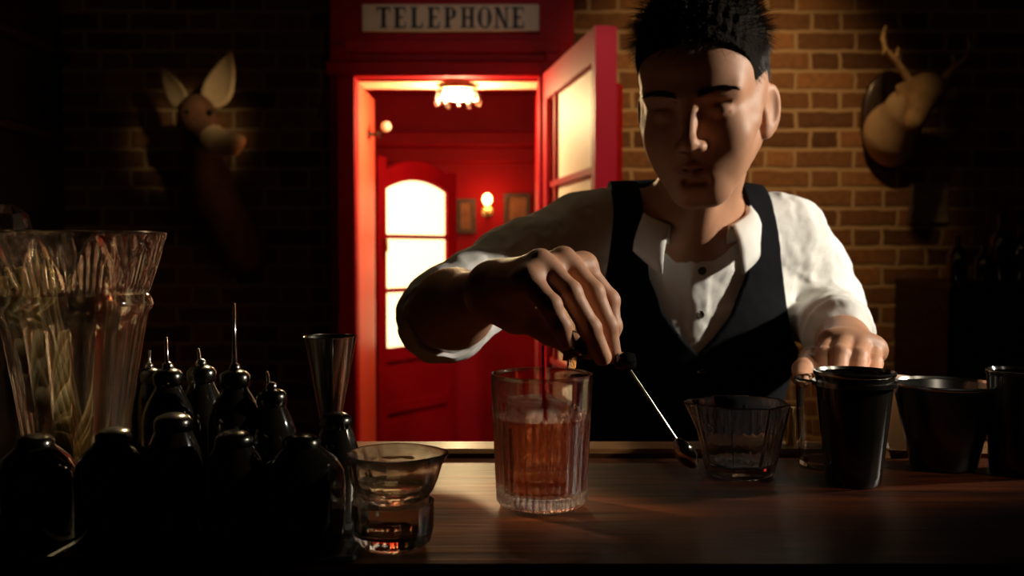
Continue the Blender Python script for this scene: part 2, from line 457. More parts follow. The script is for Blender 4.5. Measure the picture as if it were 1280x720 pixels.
# sign
p0 = at(453, 40, FY-.0); p1 = at(674, 6, FY-.0)
sg = MB().box(p0[0], p1[0], FY-.012, FY+.01, p0[2], p1[2], .003).build('sign_board', 'cream', tb, False)
tag(sg, 'cream board lettered TELEPHONE')
def glyph(mb, ch, x, w, z0, z1, y0, y1):
    H = z1-z0; T = w*.30; t = H*.10; sf = w*.14; st = H*.055
    def B(a, b_, c, d): mb.box(x+a, x+b_, y0, y1, z0+c, z0+d)
    def stem(a, wd=T, serif=True):
        B(a, a+wd, 0, H)
        if serif: B(a-sf, a+wd+sf, 0, st); B(a-sf, a+wd+sf, H-st, H)
    if ch == 'T':
        stem(w*.5-T/2, serif=False); B(w*.5-T/2-sf, w*.5+T/2+sf, 0, st); B(0, w, H-t, H); B(0, t*.5, H-t*2.6, H); B(w-t*.5, w, H-t*2.6, H)
    if ch in 'EL':
        stem(w*.12); B(w*.12, w*.9, 0, t*.8); B(w*.9-t*.5, w*.9, 0, H*.28)
        if ch == 'E': B(w*.12, w*.88, H-t*.8, H); B(w*.88-t*.5, w*.88, H*.74, H); B(w*.12, w*.7, H*.47, H*.47+t*.8)
    if ch == 'H':
        stem(w*.08, T*.9); stem(w*.92-T*.9, T*.9); B(w*.1, w*.9, H*.46, H*.46+t*.8)
    if ch == 'N':
        stem(w*.08, T*.45); stem(w*.92-T*.45, T*.45)
        n = len(mb.V); q = [(0, H), (T*1.1, H), (w*.95, 0), (w*.95-T*.8, 0)]
        V = [(x+a, y0, z0+c) for a, c in q]+[(x+a, y1, z0+c) for a, c in q]
        mb.add(V, [(0, 3, 2, 1), (4, 5, 6, 7), (0, 1, 5, 4), (1, 2, 6, 5), (2, 3, 7, 6), (3, 0, 4, 7)])
    if ch in 'OP':
        if ch == 'P':
            stem(w*.1); cx, cz, rx, rz, a0, a1 = w*.42, H*.71, w*.46, H*.29, -PI/2, PI/2
        else: cx, cz, rx, rz, a0, a1 = w*.5, H*.5, w*.52, H*.52, 0, 2*PI
        n = 28; V = []; 
        for k in range(n+1):
            a = a0+(a1-a0)*k/n
            th = T*.28+T*.75*abs(math.cos(a))
            for (yy) in (y0, y1):
                V.append((x+cx+rx*math.cos(a), yy, z0+cz+rz*math.sin(a)))
                V.append((x+cx+max(rx-th, 0.001)*math.cos(a), yy, z0+cz+(rz-t*.7)*math.sin(a)))
        Fs = []
        for k in range(n):
            i = 4*k; j = i+4
            Fs += [(i, i+1, j+1, j), (i+2, j+2, j+3, i+3), (i, j, j+2, i+2), (i+1, i+3, j+3, j+1)]
        mb.add(V, Fs)
        if ch == 'P': B(w*.1, w*.45, H-t*.7, H); B(w*.1, w*.45, H*.42, H*.42+t*.7)
lt = MB(); xs = 470; adv = (659-470)/9
for i, ch in enumerate('TELEPHONE'):
    a = at(xs+adv*i+1.5, 36, FY); c = at(xs+adv*(i+1)-2.5, 10, FY)
    glyph(lt, ch, a[0], c[0]-a[0], a[2], c[2], FY-.0145, FY-.0115)
tag(lt.build('lettering', 'ink', sg, False), 'black serif lettering reading TELEPHONE')
# opened door leaf of the box
HX, HY, NX, NY = .112, 3.575, .232, 2.80
dd = Vector((NX-HX, NY-HY, 0)); LW = dd.length; dd.normalize(); dn = Vector((dd.y, -dd.x, 0))  # dn points to -x side
if dn.x > 0: dn = -dn
def leafbox(mb, s0, s1, t0, t1, z0, z1):
    """s along the leaf from the hinge, t thickness measured to the right of the inner face"""
    V = []
    for s_ in (s0, s1):
        for t_ in (t0, t1):
            for z in (z0, z1):
                p = Vector((HX, HY, 0))+dd*s_-dn*t_; V.append((p.x, p.y, z))
    mb.add(V, [(0, 1, 3, 2), (4, 6, 7, 5), (0, 4, 5, 1), (2, 3, 7, 6), (0, 2, 6, 4), (1, 5, 7, 3)])
leaf = MB(); TH = .062; ZT = 1.905
leafbox(leaf, 0, .05, 0, TH, .03, ZT); leafbox(leaf, LW-.045, LW, 0, TH, .03, ZT)
leafbox(leaf, .05, LW-.045, 0, TH, ZT-.095, ZT); leafbox(leaf, .05, LW-.045, 0, TH, .03, .34)
rows = [(.34, .60), (.62, .88), (.90, 1.16), (1.18, 1.5), (1.52, ZT-.095)]
for a, c in rows[:-1]: leafbox(leaf, .05, LW-.045, .012, .05, c, c+.02)
leafbox(leaf, .13, .15, .012, .05, .34, ZT-.095)
lf = leaf.build('door', 'red', tb, False)
for a, c in rows:
    for s0, s1 in ((.05, .13), (.15, LW-.045)):
        p = MB(); leafbox(p, s0, s1, .024, .034, a, c); tag(p.build('pane', 'frost', lf, False))
p = MB(); leafbox(p, LW-.040, LW-.008, -.012, 0, 1.02, 1.20); p.build('push_plate', 'brass', lf, False)

# arched inner door seen through the box
A = at(474, 505, 4.28); Bp = at(571, 490, 4.72)
ad = Vector((Bp[0]-A[0], Bp[1]-A[1], 0)); AW = ad.length; ad.normalize(); an_ = Vector((-ad.y, ad.x, 0))
def abox(mb, s0, s1, t0, t1, z0, z1):
    V = []
    for s_ in (s0, s1):
        for t_ in (t0, t1):
            for z in (z0, z1):
                p = Vector((A[0], A[1], 0))+ad*s_+an_*t_; V.append((p.x, p.y, z))
    mb.add(V, [(0, 1, 3, 2), (4, 6, 7, 5), (0, 4, 5, 1), (2, 3, 7, 6), (0, 2, 6, 4), (1, 5, 7, 3)])
def zat(py, d): return at(600, py, d)[2]
z_top, z_b1, z_b2, z_b3 = zat(224, 4.4), zat(296, 4.45), zat(362, 4.45), zat(432, 4.45)
fr = MB(); stl = .052
abox(fr, 0, stl, 0, .04, 0.01, z_top+.09); abox(fr, AW-stl*1.3, AW, 0, .04, 0.01, z_top+.05)
abox(fr, stl, AW-stl*1.3, 0, .04, .01, .16); abox(fr, stl, AW-stl*1.3, .012, .03, .16, z_b3-.06); abox(fr, stl, AW-stl*1.3, 0, .04, z_b3-.06, z_b3)
abox(fr, stl, AW-stl*1.3, 0, .04, zat(506, 4.4)-.03, zat(506, 4.4)+.012)
for z in (z_b1, z_b2): abox(fr, stl, AW-stl*1.3, .004, .036, z-.01, z+.01)
# arched head rail
NA = 18; V = []; 
for k in range(NA+1):
    s_ = stl+(AW-2.3*stl)*k/NA; q = (k/NA-.5)*2; za = z_top-.045*(q*q)+.0
    for t_ in (0, .04):
        p = Vector((A[0], A[1], 0))+ad*s_+an_*t_
        V.append((p.x, p.y, za)); V.append((p.x, p.y, z_top+.085-.045*(q*q)))
Fs = []
for k in range(NA):
    i = 4*k; j = i+4; Fs += [(i, j, j+1, i+1), (i+2, i+3, j+3, j+2), (i, i+2, j+2, j), (i+1, j+1, j+3, i+3)]
fr.add(V, Fs)
d1 = struct('door_1', fr, 'redin')
for z0, z1 in ((z_b1+.01, z_top+.01), (z_b2+.01, z_b1-.01), (z_b3, z_b2-.01)):
    p = MB(); abox(p, stl, AW-stl*1.3, .016, .024, z0, z1); p.build('pane', 'litpane', d1, False)
p = MB(); q0 = Vector((A[0], A[1], zat(300, 4.3)))+ad*.022-an_*.0
p.tube([q0, q0-an_*.03, q0-an_*.03+Vector((0, 0, -.05))], .006, 10); p.build('handle', 'brass', d1)

# coat hook on the left inner side of the box
hk = empty('coat_hook', (-.545, 3.9, 1.72), 'small pale knob fitting high on the left inside of the telephone box', 'hook')
MB().lathe([(0, 0), (.02, 0), (.02, .006), (.008, .01), (.006, .03), (.016, .04), (.016, .055), (0, .06)], 20, c=(-.5618, 3.9, 1.73), axis=(1, 0, 0)).build('plate', 'dsteel', hk)
ball((-.49, 3.9, 1.76), .02).build('knob', 'ceramic', hk)

# chandelier
cc = at(572, 103, 3.715); cc[2] = 1.89
ch = empty('chandelier', (cc[0], cc[1], 1.83), 'small lit crystal chandelier hanging inside the telephone box', 'chandelier')
MB().lathe([(0, 1.8888), (.035, 1.887), (.034, 1.882), (.010, 1.880), (.010, 1.877), (.070, 1.876), (.072, 1.871), (.0, 1.869)], 28, c=(cc[0], cc[1], 0)).build('canopy', 'brass', ch)
ball((cc[0], cc[1], 1.855), .044, sc=(1.3, 1.3, .5)).build('bulb', 'bulb', ch)
for k in range(12):
    a = 2*PI*k/12; c = (cc[0]+.078*math.cos(a), cc[1]+  .078*math.sin(a), 1.832+(.006 if k % 2 else -.004))
    MB().lathe([(0, -.020), (.006, -.012), (.009, 0), (.005, .014), (.0012, .020), (.0012, .036), (0, .037)], 6, c=c).build('crystal_drop', 'crystal', ch, False)

# wall sconce on the far red wall
sc_ = at(609, 249, 5.18)
sn = empty('wall_sconce', (sc_[0], 5.30, sc_[2]-.05), 'glowing orange wall lamp on the far red wall of the passage', 'wall lamp')
MB().lathe([(0, 0), (.035, 0), (.03, .015), (0, .02)], 24, c=(sc_[0], 5.30, sc_[2]-.06), axis=(0, -1, 0)).build('backplate', 'brass', sn)
MB().tube([(sc_[0], 5.29, sc_[2]-.06), (sc_[0], 5.22, sc_[2]-.075), (sc_[0], 5.19, sc_[2]-.05)], .006).build('arm', 'brass', sn)
ball((sc_[0], 5.19, sc_[2]), .024, sc=(1, 1, 1.25)).build('bulb', 'bulb2', sn)
# dark framed pictures flanking the sconce
for px, py, w_, h_, lab in ((646, 268, .07, .11, 'small dark framed picture right of the glowing wall lamp'), (583, 270, .05, .09, 'small dark framed picture left of the glowing wall lamp')):
    c = at(px, py, 5.28); e = empty('picture_frame', (c[0], 5.30, c[2]-h_), lab, 'picture')
    f = MB(); f.box(c[0]-w_, c[0]+w_, 5.275, 5.30, c[2]-h_, c[2]-h_+.02).box(c[0]-w_, c[0]+w_, 5.275, 5.30, c[2]+h_-.02, c[2]+h_).box(c[0]-w_, c[0]-w_+.02, 5.275, 5.30, c[2]-h_+.02, c[2]+h_-.02).box(c[0]+w_-.02, c[0]+w_, 5.275, 5.30, c[2]-h_+.02, c[2]+h_-.02)
    f.build('frame', 'shelf', e, False); MB().box(c[0]-w_+.02, c[0]+w_-.02, 5.288, 5.299, c[2]-h_+.02, c[2]+h_-.02).build('picture', 'furdark', e, False)

# red batten on the brick beside the box door
tag(MB().box(.375, .425, BACK-.06, BACK-.001, .9, 1.92, .012).build('wall_batten', 'red', None, False), 'narrow red upright board on the brick wall just right of the telephone box door', 'board')

# ------------------------------------------------------------------ bar counter
bc_ = empty('bar_counter', (0, .85, 0), 'dark glossy wooden bar counter across the foreground', 'bar counter')
MB().box(-1.3, 1.3, .655, 1.0, CT-.045, CT, .004).build('countertop', 'counter', bc_, False)
MB().box(-1.3, 1.3, 1.0, 1.047, CT-.045, CT+.008, .004).build('back_rail', 'rail', bc_, False)
MB().box(-1.3, 1.3, .73, .97, .0, CT-.045).build('front_panel', 'shelf', bc_, False)

# ------------------------------------------------------------------ rocks glass with the drink
gx, gy = at(677, 631, .811)[0], .811
def flute(n, amp, z0, z1, sharp=1.0):
    def f(an, r, z, i):
        k = min(1, max(0, (z-z0)/.004))*min(1, max(0, (z1-z)/.006))
        return 1-amp*k*(1-abs(math.cos(n*an/2))**sharp)
    return f
rg = empty('rocks_glass', (gx, gy, CT), 'ribbed rocks glass of amber red drink in the centre of the bar', 'glass')
HG = .1095
outer = [(0, .0005), (.030, .0005), (.0345, .002), (.0372, .006)]
for i in range(1, 26):
    z = .006+(HG-.006)*i/25.; outer.append((.0372+(.0420-.0372)*(z-.006)/(HG-.006), z))
outer[-1] = (.0416, HG-.0004)
inner = [(.0406, HG), (.0398, HG-.0006)]
for i in range(1, 22):
    z = HG-.0006-(HG-.0150)*i/21.; inner.append((.0400-(.0400-.0345)*(HG-z)/HG, z))
inner += [(.030, .0125), (.02, .0118), (0, .0116)]
fl = flute(40, .045, .005, HG-.033, .9)
nout = len(outer)
MB().lathe(outer+inner, 480, lambda an, r, z, i: fl(an, r, z, i) if i < nout else 1, c=(gx, gy, CT)).build('glass_wall', 'crystalrib', rg, 60)
zl = .074
dp = [(0, .0122), (.0296, .0130)]+[(.0346+(.0398-.0346)*((z-.0150)/(HG-.015))-.0003, z) for z in np.linspace(.0158, zl-.001, 10)]+[(.0372, zl), (0, zl)]
MB().lathe(dp, 480, lambda an, r, z, i: 1-.010*(1-abs(math.cos(20*an))**.9)*(.0158 <= z < zl-.0005), c=(gx, gy, CT)).build('drink', 'drink', rg, 50)
# ice block
def ice_fn(c, s, ang, seed):
    M = rot('Z', ang)@rot('X', 9)
    def f(P, bc=None, hd=0):
        q = (P-np.array(c))@M
        a = np.abs(q)-(np.array(s)-.004)
        d = np.linalg.norm(np.maximum(a, 0), axis=-1)+np.minimum(a.max(-1), 0)-.004
        return d+.0012*fbm(P, 25, seed)
    return f
ic = (gx-.004, gy+.003, CT+.060)
tag(sdf_obj('ice_cube', ice_fn(ic, (.021, .021, .027), 24, 3), np.array(ic)-.042, np.array(ic)+.042, .0012, 'ice'), 'large clear ice cube floating in the amber drink in the ribbed glass', 'ice cube')
# red stream falling into the glass
st = [at(680, y_, .815) for y_ in (432, 445, 460, 478, 500, 517)]
st[-1][2] = CT+zl
tag(MB().tube(st, [.0022, .0018, .0016, .0015, .0016, .0022], 10).build('liquid_stream', 'stream'), 'thin red stream of liquid falling from the fingers into the ribbed glass', 'liquid')

# ------------------------------------------------------------------ crystal jar with straws (left)
jx, jy = at(95, 500, .79)[0], .79
jar = empty('crystal_jar', (jx, jy, CT), 'tall cut crystal jar with a wide flared rim at the left of the bar', 'jar')
def jarmod(an, r, z, i):
    if z > .178 and z < .220:      # pointed arches cut into the flare
        u = (an*10/(2*PI)) % 1; h = (z-.178)/.042
        w_ = .42*(1-h**1.6); dd_ = abs(abs(u-.5)-w_)
        return 1-.045*math.exp(-(dd_/.05)**2)-(.02*abs(math.cos(an*40)) if abs(u-.5) < w_ else .012*abs(math.cos(an*25+h*4)))
    if z < .160: return 1-.045*(1-abs(math.cos(an*9))**.8)*min(1, (.160-z)/.01)
    return 1
JR = [(0, 0), (.036, 0), (.040, .003), (.040, .008), (.035, .014), (.034, .02)]
JR += [(.034+(.0555-.034)*((z-.02)/(.160-.02))**1.15, z) for z in np.linspace(.03, .160, 22)]
JR += [(.0585, .163), (.0595, .167), (.0585, .171), (.0560, .175)]
JR += [(.0560+(.0705-.0560)*((z-.175)/(.222-.175))**.9, z) for z in np.linspace(.178, .222, 20)]
nj = len(JR)+1
JR += [(.0705, .2235), (.069, .2245), (.0672, .2235)]
JR += [(.0525+(.0665-.0525)*((z-.175)/(.222-.175)), z) for z in np.linspace(.220, .176, 8)]
JR += [(.029+(.0515-.029)*((z-.02)/(.160-.02))**1.15, z) for z in np.linspace(.165, .026, 10)]+[(.022, .020), (0, .019)]
MB().lathe(JR, 540, lambda an, r, z, i: jarmod(an, r, z, i) if i < nj else 1, c=(jx, jy, CT)).build('jar_wall', 'crystaljar', jar, 50)
for k in range(10):
    row, two = k % 5, k//5
    yo = (row-2)*.0078; xo = two*.0105-.001*abs(row-2)
    p0_ = Vector((jx+.000+xo, jy+yo, CT+.026+.004*abs(row-2))); p1_ = Vector((jx-.050+xo, jy+yo, CT+.182+.016*math.sin(k*2.1)))
    o = MB(); r_ = .0033
    o.tube([p0_, p1_], r_, 14, cap=False); o.tube([p1_, p0_], r_*.8, 14, cap=False)
    o.F += [(14+q, 14+(q+1) % 14, 28+(q+1) % 14, 28+q) for q in range(14)]
    t = o.build('drinking_straw', 'straw')
    tag(t, 'pale yellow straw leaning in the bundle inside the cut crystal jar', 'straw', 'straws in the crystal jar')

# decanter behind it
dx_, dy_ = at(8, 270, 1.02)[0], 1.0
dx_, dy_ = at(8, 270, .93)[0], .93
dc = empty('decanter', (dx_, dy_, CT), 'clear glass decanter behind the crystal jar, only its round stopper rising above the rim', 'decanter')
MB().lathe([(0, 0), (.042, 0), (.046, .004), (.046, .10), (.040, .13), (.016, .16), (.013, .185), (.019, .192), (.019, .195), (.010, .195), (.010, .165), (.037, .127), (.042, .1), (.042, .008), (0, .006)], 48, lambda an, r, z, i: 1-.03*abs(math.cos(an*8))*(0.01 < z < .12), c=(dx_, dy_, CT)).build('bottle', 'crystal', dc, 50)
MB().lathe([(0, .17), (.008, .172), (.0095, .202), (.012, .208), (.020, .217), (.0225, .230), (.019, .243), (.008, .252), (0, .253)], 10, c=(dx_, dy_, CT)).build('stopper', 'crystal', dc, False)

# ------------------------------------------------------------------ black bar mat and dark bottles
tag(MB().box(-.46, -.105, .66, .83, CT, CT+.004, .002).build('bar_mat', 'rubber', None, False), 'black rubber bar mat added to darken the counter under the bottles at the left', 'bar mat')  # mat put in to deepen the dark among the bottles
MZ = CT+.0042
def make_bottle(name, x, y, r, h, spout, label, tilt=0, neck=.008, ribbed=False, seed=0):
    e = empty(name, (x, y, MZ), label, 'bottle')
    sh = h*.80
    pr = [(0, 0), (r*.9, 0), (r, .003), (r, sh-.012), (r*.96, sh-.004), (r*.8, sh+.004), (neck*1.2, sh+.014), (neck, sh+.018), (neck, h), (0, h)]
    MB().lathe(pr, 40, c=(0, 0, 0)).build('bottle_body', 'smoke', e, 50, True)
    cr = neck*1.25
    rm = (lambda an, r_, z, i: 1-.06*abs(math.cos(an*12))) if ribbed else None
    MB().lathe([(0, h-.006), (cr, h-.006), (cr*1.1, h-.004), (cr*1.1, h+.002), (cr*.9, h+.005), (cr*.5, h+.007), (0, h+.007)], 48 if ribbed else 24, rm).build('collar', 'dsteel', e, 50, True) if True else None
    if spout:
        a = math.sin(R(tilt))
        MB().tube([(0, 0, h+.005), (a*spout*.5, 0, h+spout*.5), (a*spout, 0, h+spout)], [.0022, .0015, .0010], 10).build('spout', 'steel', e, True, True)
        ball((0, 0, h+.008), .0042, 14, 8).build('spout_ring', 'steel', e, True, True)
    return e
def bpos(px, d): return (px-640)/F*d
bot = [  # px, depth, radius, y of the cap, spout, tilt, label
 (292, .735, .019, 474, .056, 0, 'dark dasher bottle with the tallest thin metal spout'),
 (208, .745, .019, 472, .030, -2, 'dark dasher bottle with a short spout just right of the crystal jar'),
 (250, .765, .018, 468, .020, -6, 'dark dasher bottle between the two taller spouts, its own spout short'),
 (338, .735, .018, 498, .020, -10, 'dark dasher bottle with a tilted short spout, left of the jigger'),
 (184, .86, .015, 470, .022, 3, 'thin dark bottle behind the others, right beside the crystal jar'),
]
for px, d, r, cy, sp, ti, lab in bot:
    x = bpos(px, d); z = CAMZ-(cy-312)/F*d
    make_bottle('dasher_bottle', x, d, r, z-MZ, sp, lab, ti)
for px, d, r, cy, lab, rb in (
 (140, .695, .027, 548, 'squat dark round-capped bottle in front of the crystal jar', False),
 (214, .693, .0195, 530, 'dark glossy bottle with two long vertical glints, nearest the bar edge', False),
 (40, .70, .028, 556, 'squat dark bottle at the far left edge of the bar', False),
 (375, .690, .0300, 556, 'wide black bottle with a bright curved glint at its foot beside the stacked glass dishes', False),
 (290, .682, .022, 552, 'dark bottle at the front, below the tallest spout', False),
 (419, .752, .017, 528, 'slim dark bottle with a ribbed collar in front of the steel jigger', True)):
    x = bpos(px, d); z = CAMZ-(cy-312)/F*d
    make_bottle('dark_bottle', x, d, r, z-MZ, 0, lab, neck=.0095 if not rb else .0088, ribbed=rb)

# jigger
jgx = bpos(412, .81); 
jg = empty('jigger', (jgx, .81, CT), 'tall two-ended steel jigger standing behind the dark bottles', 'jigger')
th_ = .0008
zr = CAMZ-(420-312)/F*.81-CT; zw = zr-.072
up = [(.0060, zw), (.0085, zw+.003), (.0215, zr-.001), (.0222, zr)]
MB().lathe([(0, zw)]+up+[(.0214, zr), (.0205, zr-.001), (.0077, zw+.004), (0, zw+.003)], 56, c=(jgx, .81, CT)).build('upper_cup', 'steel', jg, 50)
MB().lathe([(.019, 0), (.0235, 0), (.0235, .002), (.0095, zw-.006), (.0065, zw-.001), (0, zw-.001), (0, zw-.004), (.0085, zw-.008), (.0215, .002), (.019, 0)], 56, c=(jgx, .81, CT)).build('lower_cup', 'dsteel', jg, 50)
MB().lathe([(0, zw-.002), (.0085, zw-.002), (.0095, zw), (.0085, zw+.002), (0, zw+.002)], 40, c=(jgx, .81, CT)).build('band', 'brass', jg)

# stacked glass dishes
sx, sy = bpos(490, .702), .702
d1_ = empty('glass_dish', (sx, sy, CT), 'squat clear glass dish underneath, carrying the lipped glass dish', 'dish')
MB().lathe([(0, 0), (.022, 0), (.027, .004), (.0292, .012), (.0295, .028), (.0292, .0315), (.0282, .0315), (.0272, .028), (.0265, .014), (.022, .009), (0, .008)], 72,
    lambda an, r, z, i: 1-.03*abs(math.cos(an*9))*(z > .003 and i < 5), c=(sx, sy, CT)).build('bowl', 'glass', d1_, 50)
d2_ = empty('glass_dish', (sx+.001, sy, CT+.0320), 'lipped clear glass dish stacked on top of the squat one', 'dish')
def lip(an, r, z, i):
    g = math.exp(-((((an+PI) % (2*PI))-PI)/.45)**2)
    return 1+.15*g*max(0, (z-.012)/.02)-.03*abs(math.cos(an*7))*(z < .03)
MB().lathe([(0, 0), (.019, 0), (.0245, .003), (.0288, .009), (.0312, .017), (.0318, .025), (.0325, .0310), (.0334, .0335), (.0328, .0345), (.0312, .0335), (.0296, .025), (.0288, .017), (.0262, .011), (.020, .0065), (0, .006)], 84, lip,
    c=(sx+.001, sy, CT+.0320)).build('bowl', 'glass', d2_, 50)

# faceted crystal mixing glass (right)
fx, fy = at(924, 592, .925)[0], .925
fg = empty('faceted_glass', (fx, fy, CT), 'small faceted crystal glass with a pouring lip, right of the ribbed glass', 'glass')
def facet(an, r, z, i):
    n = 8; a = (an+PI/8) % (2*PI/n)-PI/n; q = math.cos(PI/n)/math.cos(a)
    g = math.exp(-(((an-PI+PI) % (2*PI)-PI)/.30)**2) if False else math.exp(-((an-PI)/.28)**2)
    q *= 1+.22*g*max(0, (z-.03)/.037)
    if i < 30 and .012 < z < .056:
        q *= 1-.016*max(0, math.sin(an*32))*max(0, math.sin(z*1500+math.pi*round(an*16/PI)))
    return q
fo = [(0, 0), (.029, 0), (.0325, .003)]+[(.0325+(.0462-.0325)*((z-.003)/.064), z) for z in np.linspace(.006, .067, 26)]
fo += [(.0457, .0685), (.0439, .0675)]+[(.0285+(.0432-.0285)*((z-.012)/.055), z) for z in np.linspace(.064, .013, 8)]+[(.022, .0105), (0, .010)]
MB().lathe(fo, 256, facet, c=(fx, fy, CT)).build('glass_wall', 'crystal', fg, 25)
# pale strainer tongue inside: a curved steel handle rising over the lip
# bar spoon whose black knob is at the fingertips
kn = at(781, 452, .885); tp = at(869, 584, .872)
sp = empty('bar_spoon', tp, 'bar spoon with a black knob at the fingertips and its bowl beside the faceted glass', 'bar spoon')
kd = Vector(kn)-Vector(tp); L_ = kd.length; ku = kd.normalized()
MB().tube([Vector(tp)+ku*.026, Vector(tp)+ku*(L_-.006)], .0011, 10).build('stem', 'steel', sp)
MB().lathe([(0, -.010), (.006, -.008), (.0095, -.002), (.0095, .003), (.007, .009), (0, .011)], 12, lambda an, r, z, i: 1-.06*abs(math.cos(an*3)), c=tuple(kn), axis=(1, .1, .1)).build('knob', 'blackplastic', sp, 30)
bm_ = MB(); V = []; nn = 14; mm = 8
side = ku.cross(Vector((0, 1, 0))).normalized(); nrm = side.cross(ku).normalized()
for i in range(nn+1):
    t_ = i/nn; w_ = .0085*math.sin(PI*min(1, t_*.97+.03))**.7
    for j in range(mm+1):
        v_ = (j/mm-.5)*2; V.append(Vector(tp)+ku*(t_*.030)+side*(w_*v_)+nrm*(-.0045*(1-v_*v_)*math.sin(PI*t_)))
bm_.add(V, [(i*(mm+1)+j, i*(mm+1)+j+1, (i+1)*(mm+1)+j+1, (i+1)*(mm+1)+j) for i in range(nn) for j in range(mm)])
o = bm_.build('bowl', 'steel', sp); so = o.modifiers.new('thickness', 'SOLIDIFY'); so.thickness = .0009

# right-hand tins and cups
def cup(name, px, d, rt, rb, h, m, label, cat='cup', z0=CT, rim='steel', band=False, n=64):
    x = bpos(px, d); e = empty(name, (x, d, z0), label, cat)
    t = .0014
    pr = [(0, 0), (rb*.93, 0), (rb, .002)]+[(rb+(rt-rb)*q, h*q) for q in (.1, .3, .5, .7, .9, .985)]+[(rt-t, h*.985), (rt-t-(rt-rb)*.4, h*.6), (rb-t, .006), (0, .005)]
    MB().lathe(pr, n).build('body', m, e, 50, True)
    MB().lathe([(rt-t-.0006, h*.985), (rt+.0004, h*.975), (rt+.0013, h*.988), (rt+.0010, h+.0012), (rt-.0006, h+.0016), (rt-t-.0008, h*.99)], n).build('rim', rim, e, 50, True)
    if band:
        MB().lathe([(rt*.985, h*.88), (rt+.0022, h*.885), (rt+.0022, h*.925), (rt*.985, h*.93)], n).build('band', rim, e, 50, True)
    return e
cup('tapered_tin', 1070, .888, .0345, .0240, .1005, 'smoke', 'dark tapered tin with a banded rim, in front of the left hand', 'tin', band=True)
cup('mixing_tin', 1183, .955, .0475, .0300, .081, 'dsteel', 'wide dark steel mixing tin with a bright streak down its right side', 'tin')
cup('dark_tumbler', 1278, .93, .0290, .0265, .096, 'smoke', 'dark straight tumbler cut off by the right edge of the frame', 'tumbler', rim='smoke')
cup('ivory_cup', 1124, 1.022, .0150, .0300, .070, 'ceramic', 'ivory conical cup seen between the two dark tins', 'cup', z0=CT+.008, rim='ceramic')
cup('held_glass', 1040, .962, .0330, .0290, .085, 'glass', 'clear glass held by the rim under the left hand', 'glass', rim='glass')
jb = bpos(991, 1.02)
tag(MB().lathe([(0, 0), (.0055, 0), (.0055, .036), (.004, .040), (0, .040)], 20, c=(jb, 1.02, CT+.0082)).build('brass_muddler', 'brass'), 'short brass rod standing on the back rail beside the faceted glass', 'muddler')

# ------------------------------------------------------------------ things on the back wall
# antlered head, right
tr = empty('deer_trophy', at(1118, 170, BACK-.005), 'mounted deer head with antlers on a dark oval shield, right of the bartender', 'trophy')
c = at(1112, 150, BACK-.02)
shd = MB(); prf = [(0, 0), (.17, 0), (.178, .006), (.172, .018), (.15, .026), (0, .028)]
shd.lathe(prf, 48, lambda an, r, z, i: 1, axis=(0, -1, 0)); shd.V = [(v[0]*.62+c[0], v[1]+BACK-.001, v[2]*1.08+c[2]) for v in shd.V]
shd.build('shield', 'shield', tr)
dh = Shape()
def pp(px, py, d): return at(px, py, d)
dh.u(Ell(pp(1116, 168, BACK-.05), (.095, .07, .125)))
dh.u(Cone(pp(1115, 165, BACK-.09), pp(1132, 140, BACK-.19), .10, .075), .05)
dh.u(Cone(pp(1135, 135, BACK-.19), pp(1158, 112, BACK-.27), .070, .050), .04)
dh.u(Cone(pp(1159, 112, BACK-.27), pp(1141, 152, BACK-.36), .048, .036), .05)     # muzzle towards the room
dh.u(Cone(pp(1138, 106, BACK-.24), pp(1178, 106, BACK-.26), .022, .022), .03)
dh.u(Ell(pp(1190, 117, BACK-.24), (.035, .012, .020), rot('Y', -30)), .015)
dh.u(Ell(pp(1128, 112, BACK-.24), (.030, .012, .022), rot('Y', 30)), .015)
dh2 = lambda P, bc=None, hd=0: np.maximum(dh(P, bc, hd), P[..., 1]-(BACK-.0012))
V, Q = polygonize(dh2, (1.1, 3.3, 1.4), (1.9, 3.95, 2.1), .008)
hd_ = link('head', V, Q, ['fur', 'furpale'], tr)
fc = V[Q].mean(1); pale = np.linalg.norm((fc-at(1104, 165, BACK-.08))*np.array([1.25, .5, .8]), axis=1) < .125
hd_.data.polygons.foreach_set('material_index', pale.astype(np.int32))
def antler(pts, tines, par):
    a = MB(); P = [at(*p) for p in pts]
    a.tube(P, np.linspace(.016, .005, len(P)).tolist(), 10)
    for (i, q, r0) in tines: a.tube([P[i], (P[i]+at(*q))/2+np.array([0, 0, .004]), at(*q)], [r0, r0*.75, .003], 8)
    a.build('antler', 'antler', par)
B3 = BACK-.25
antler([(1140, 108, B3), (1131, 92, B3), (1120, 76, B3-.02), (1107, 62, B3-.04), (1103, 47, B3-.02), (1107, 33, B3+.02)], [(2, (1123, 58, B3-.03), .009), (3, (1104, 68, B3-.1), .007)], tr)
antler([(1176, 107, B3), (1183, 95, B3), (1194, 84, B3-.02), (1207, 73, B3-.04), (1213, 60, B3-.02), (1210, 45, B3+.02)], [(2, (1190, 68, B3-.03), .009)], tr)

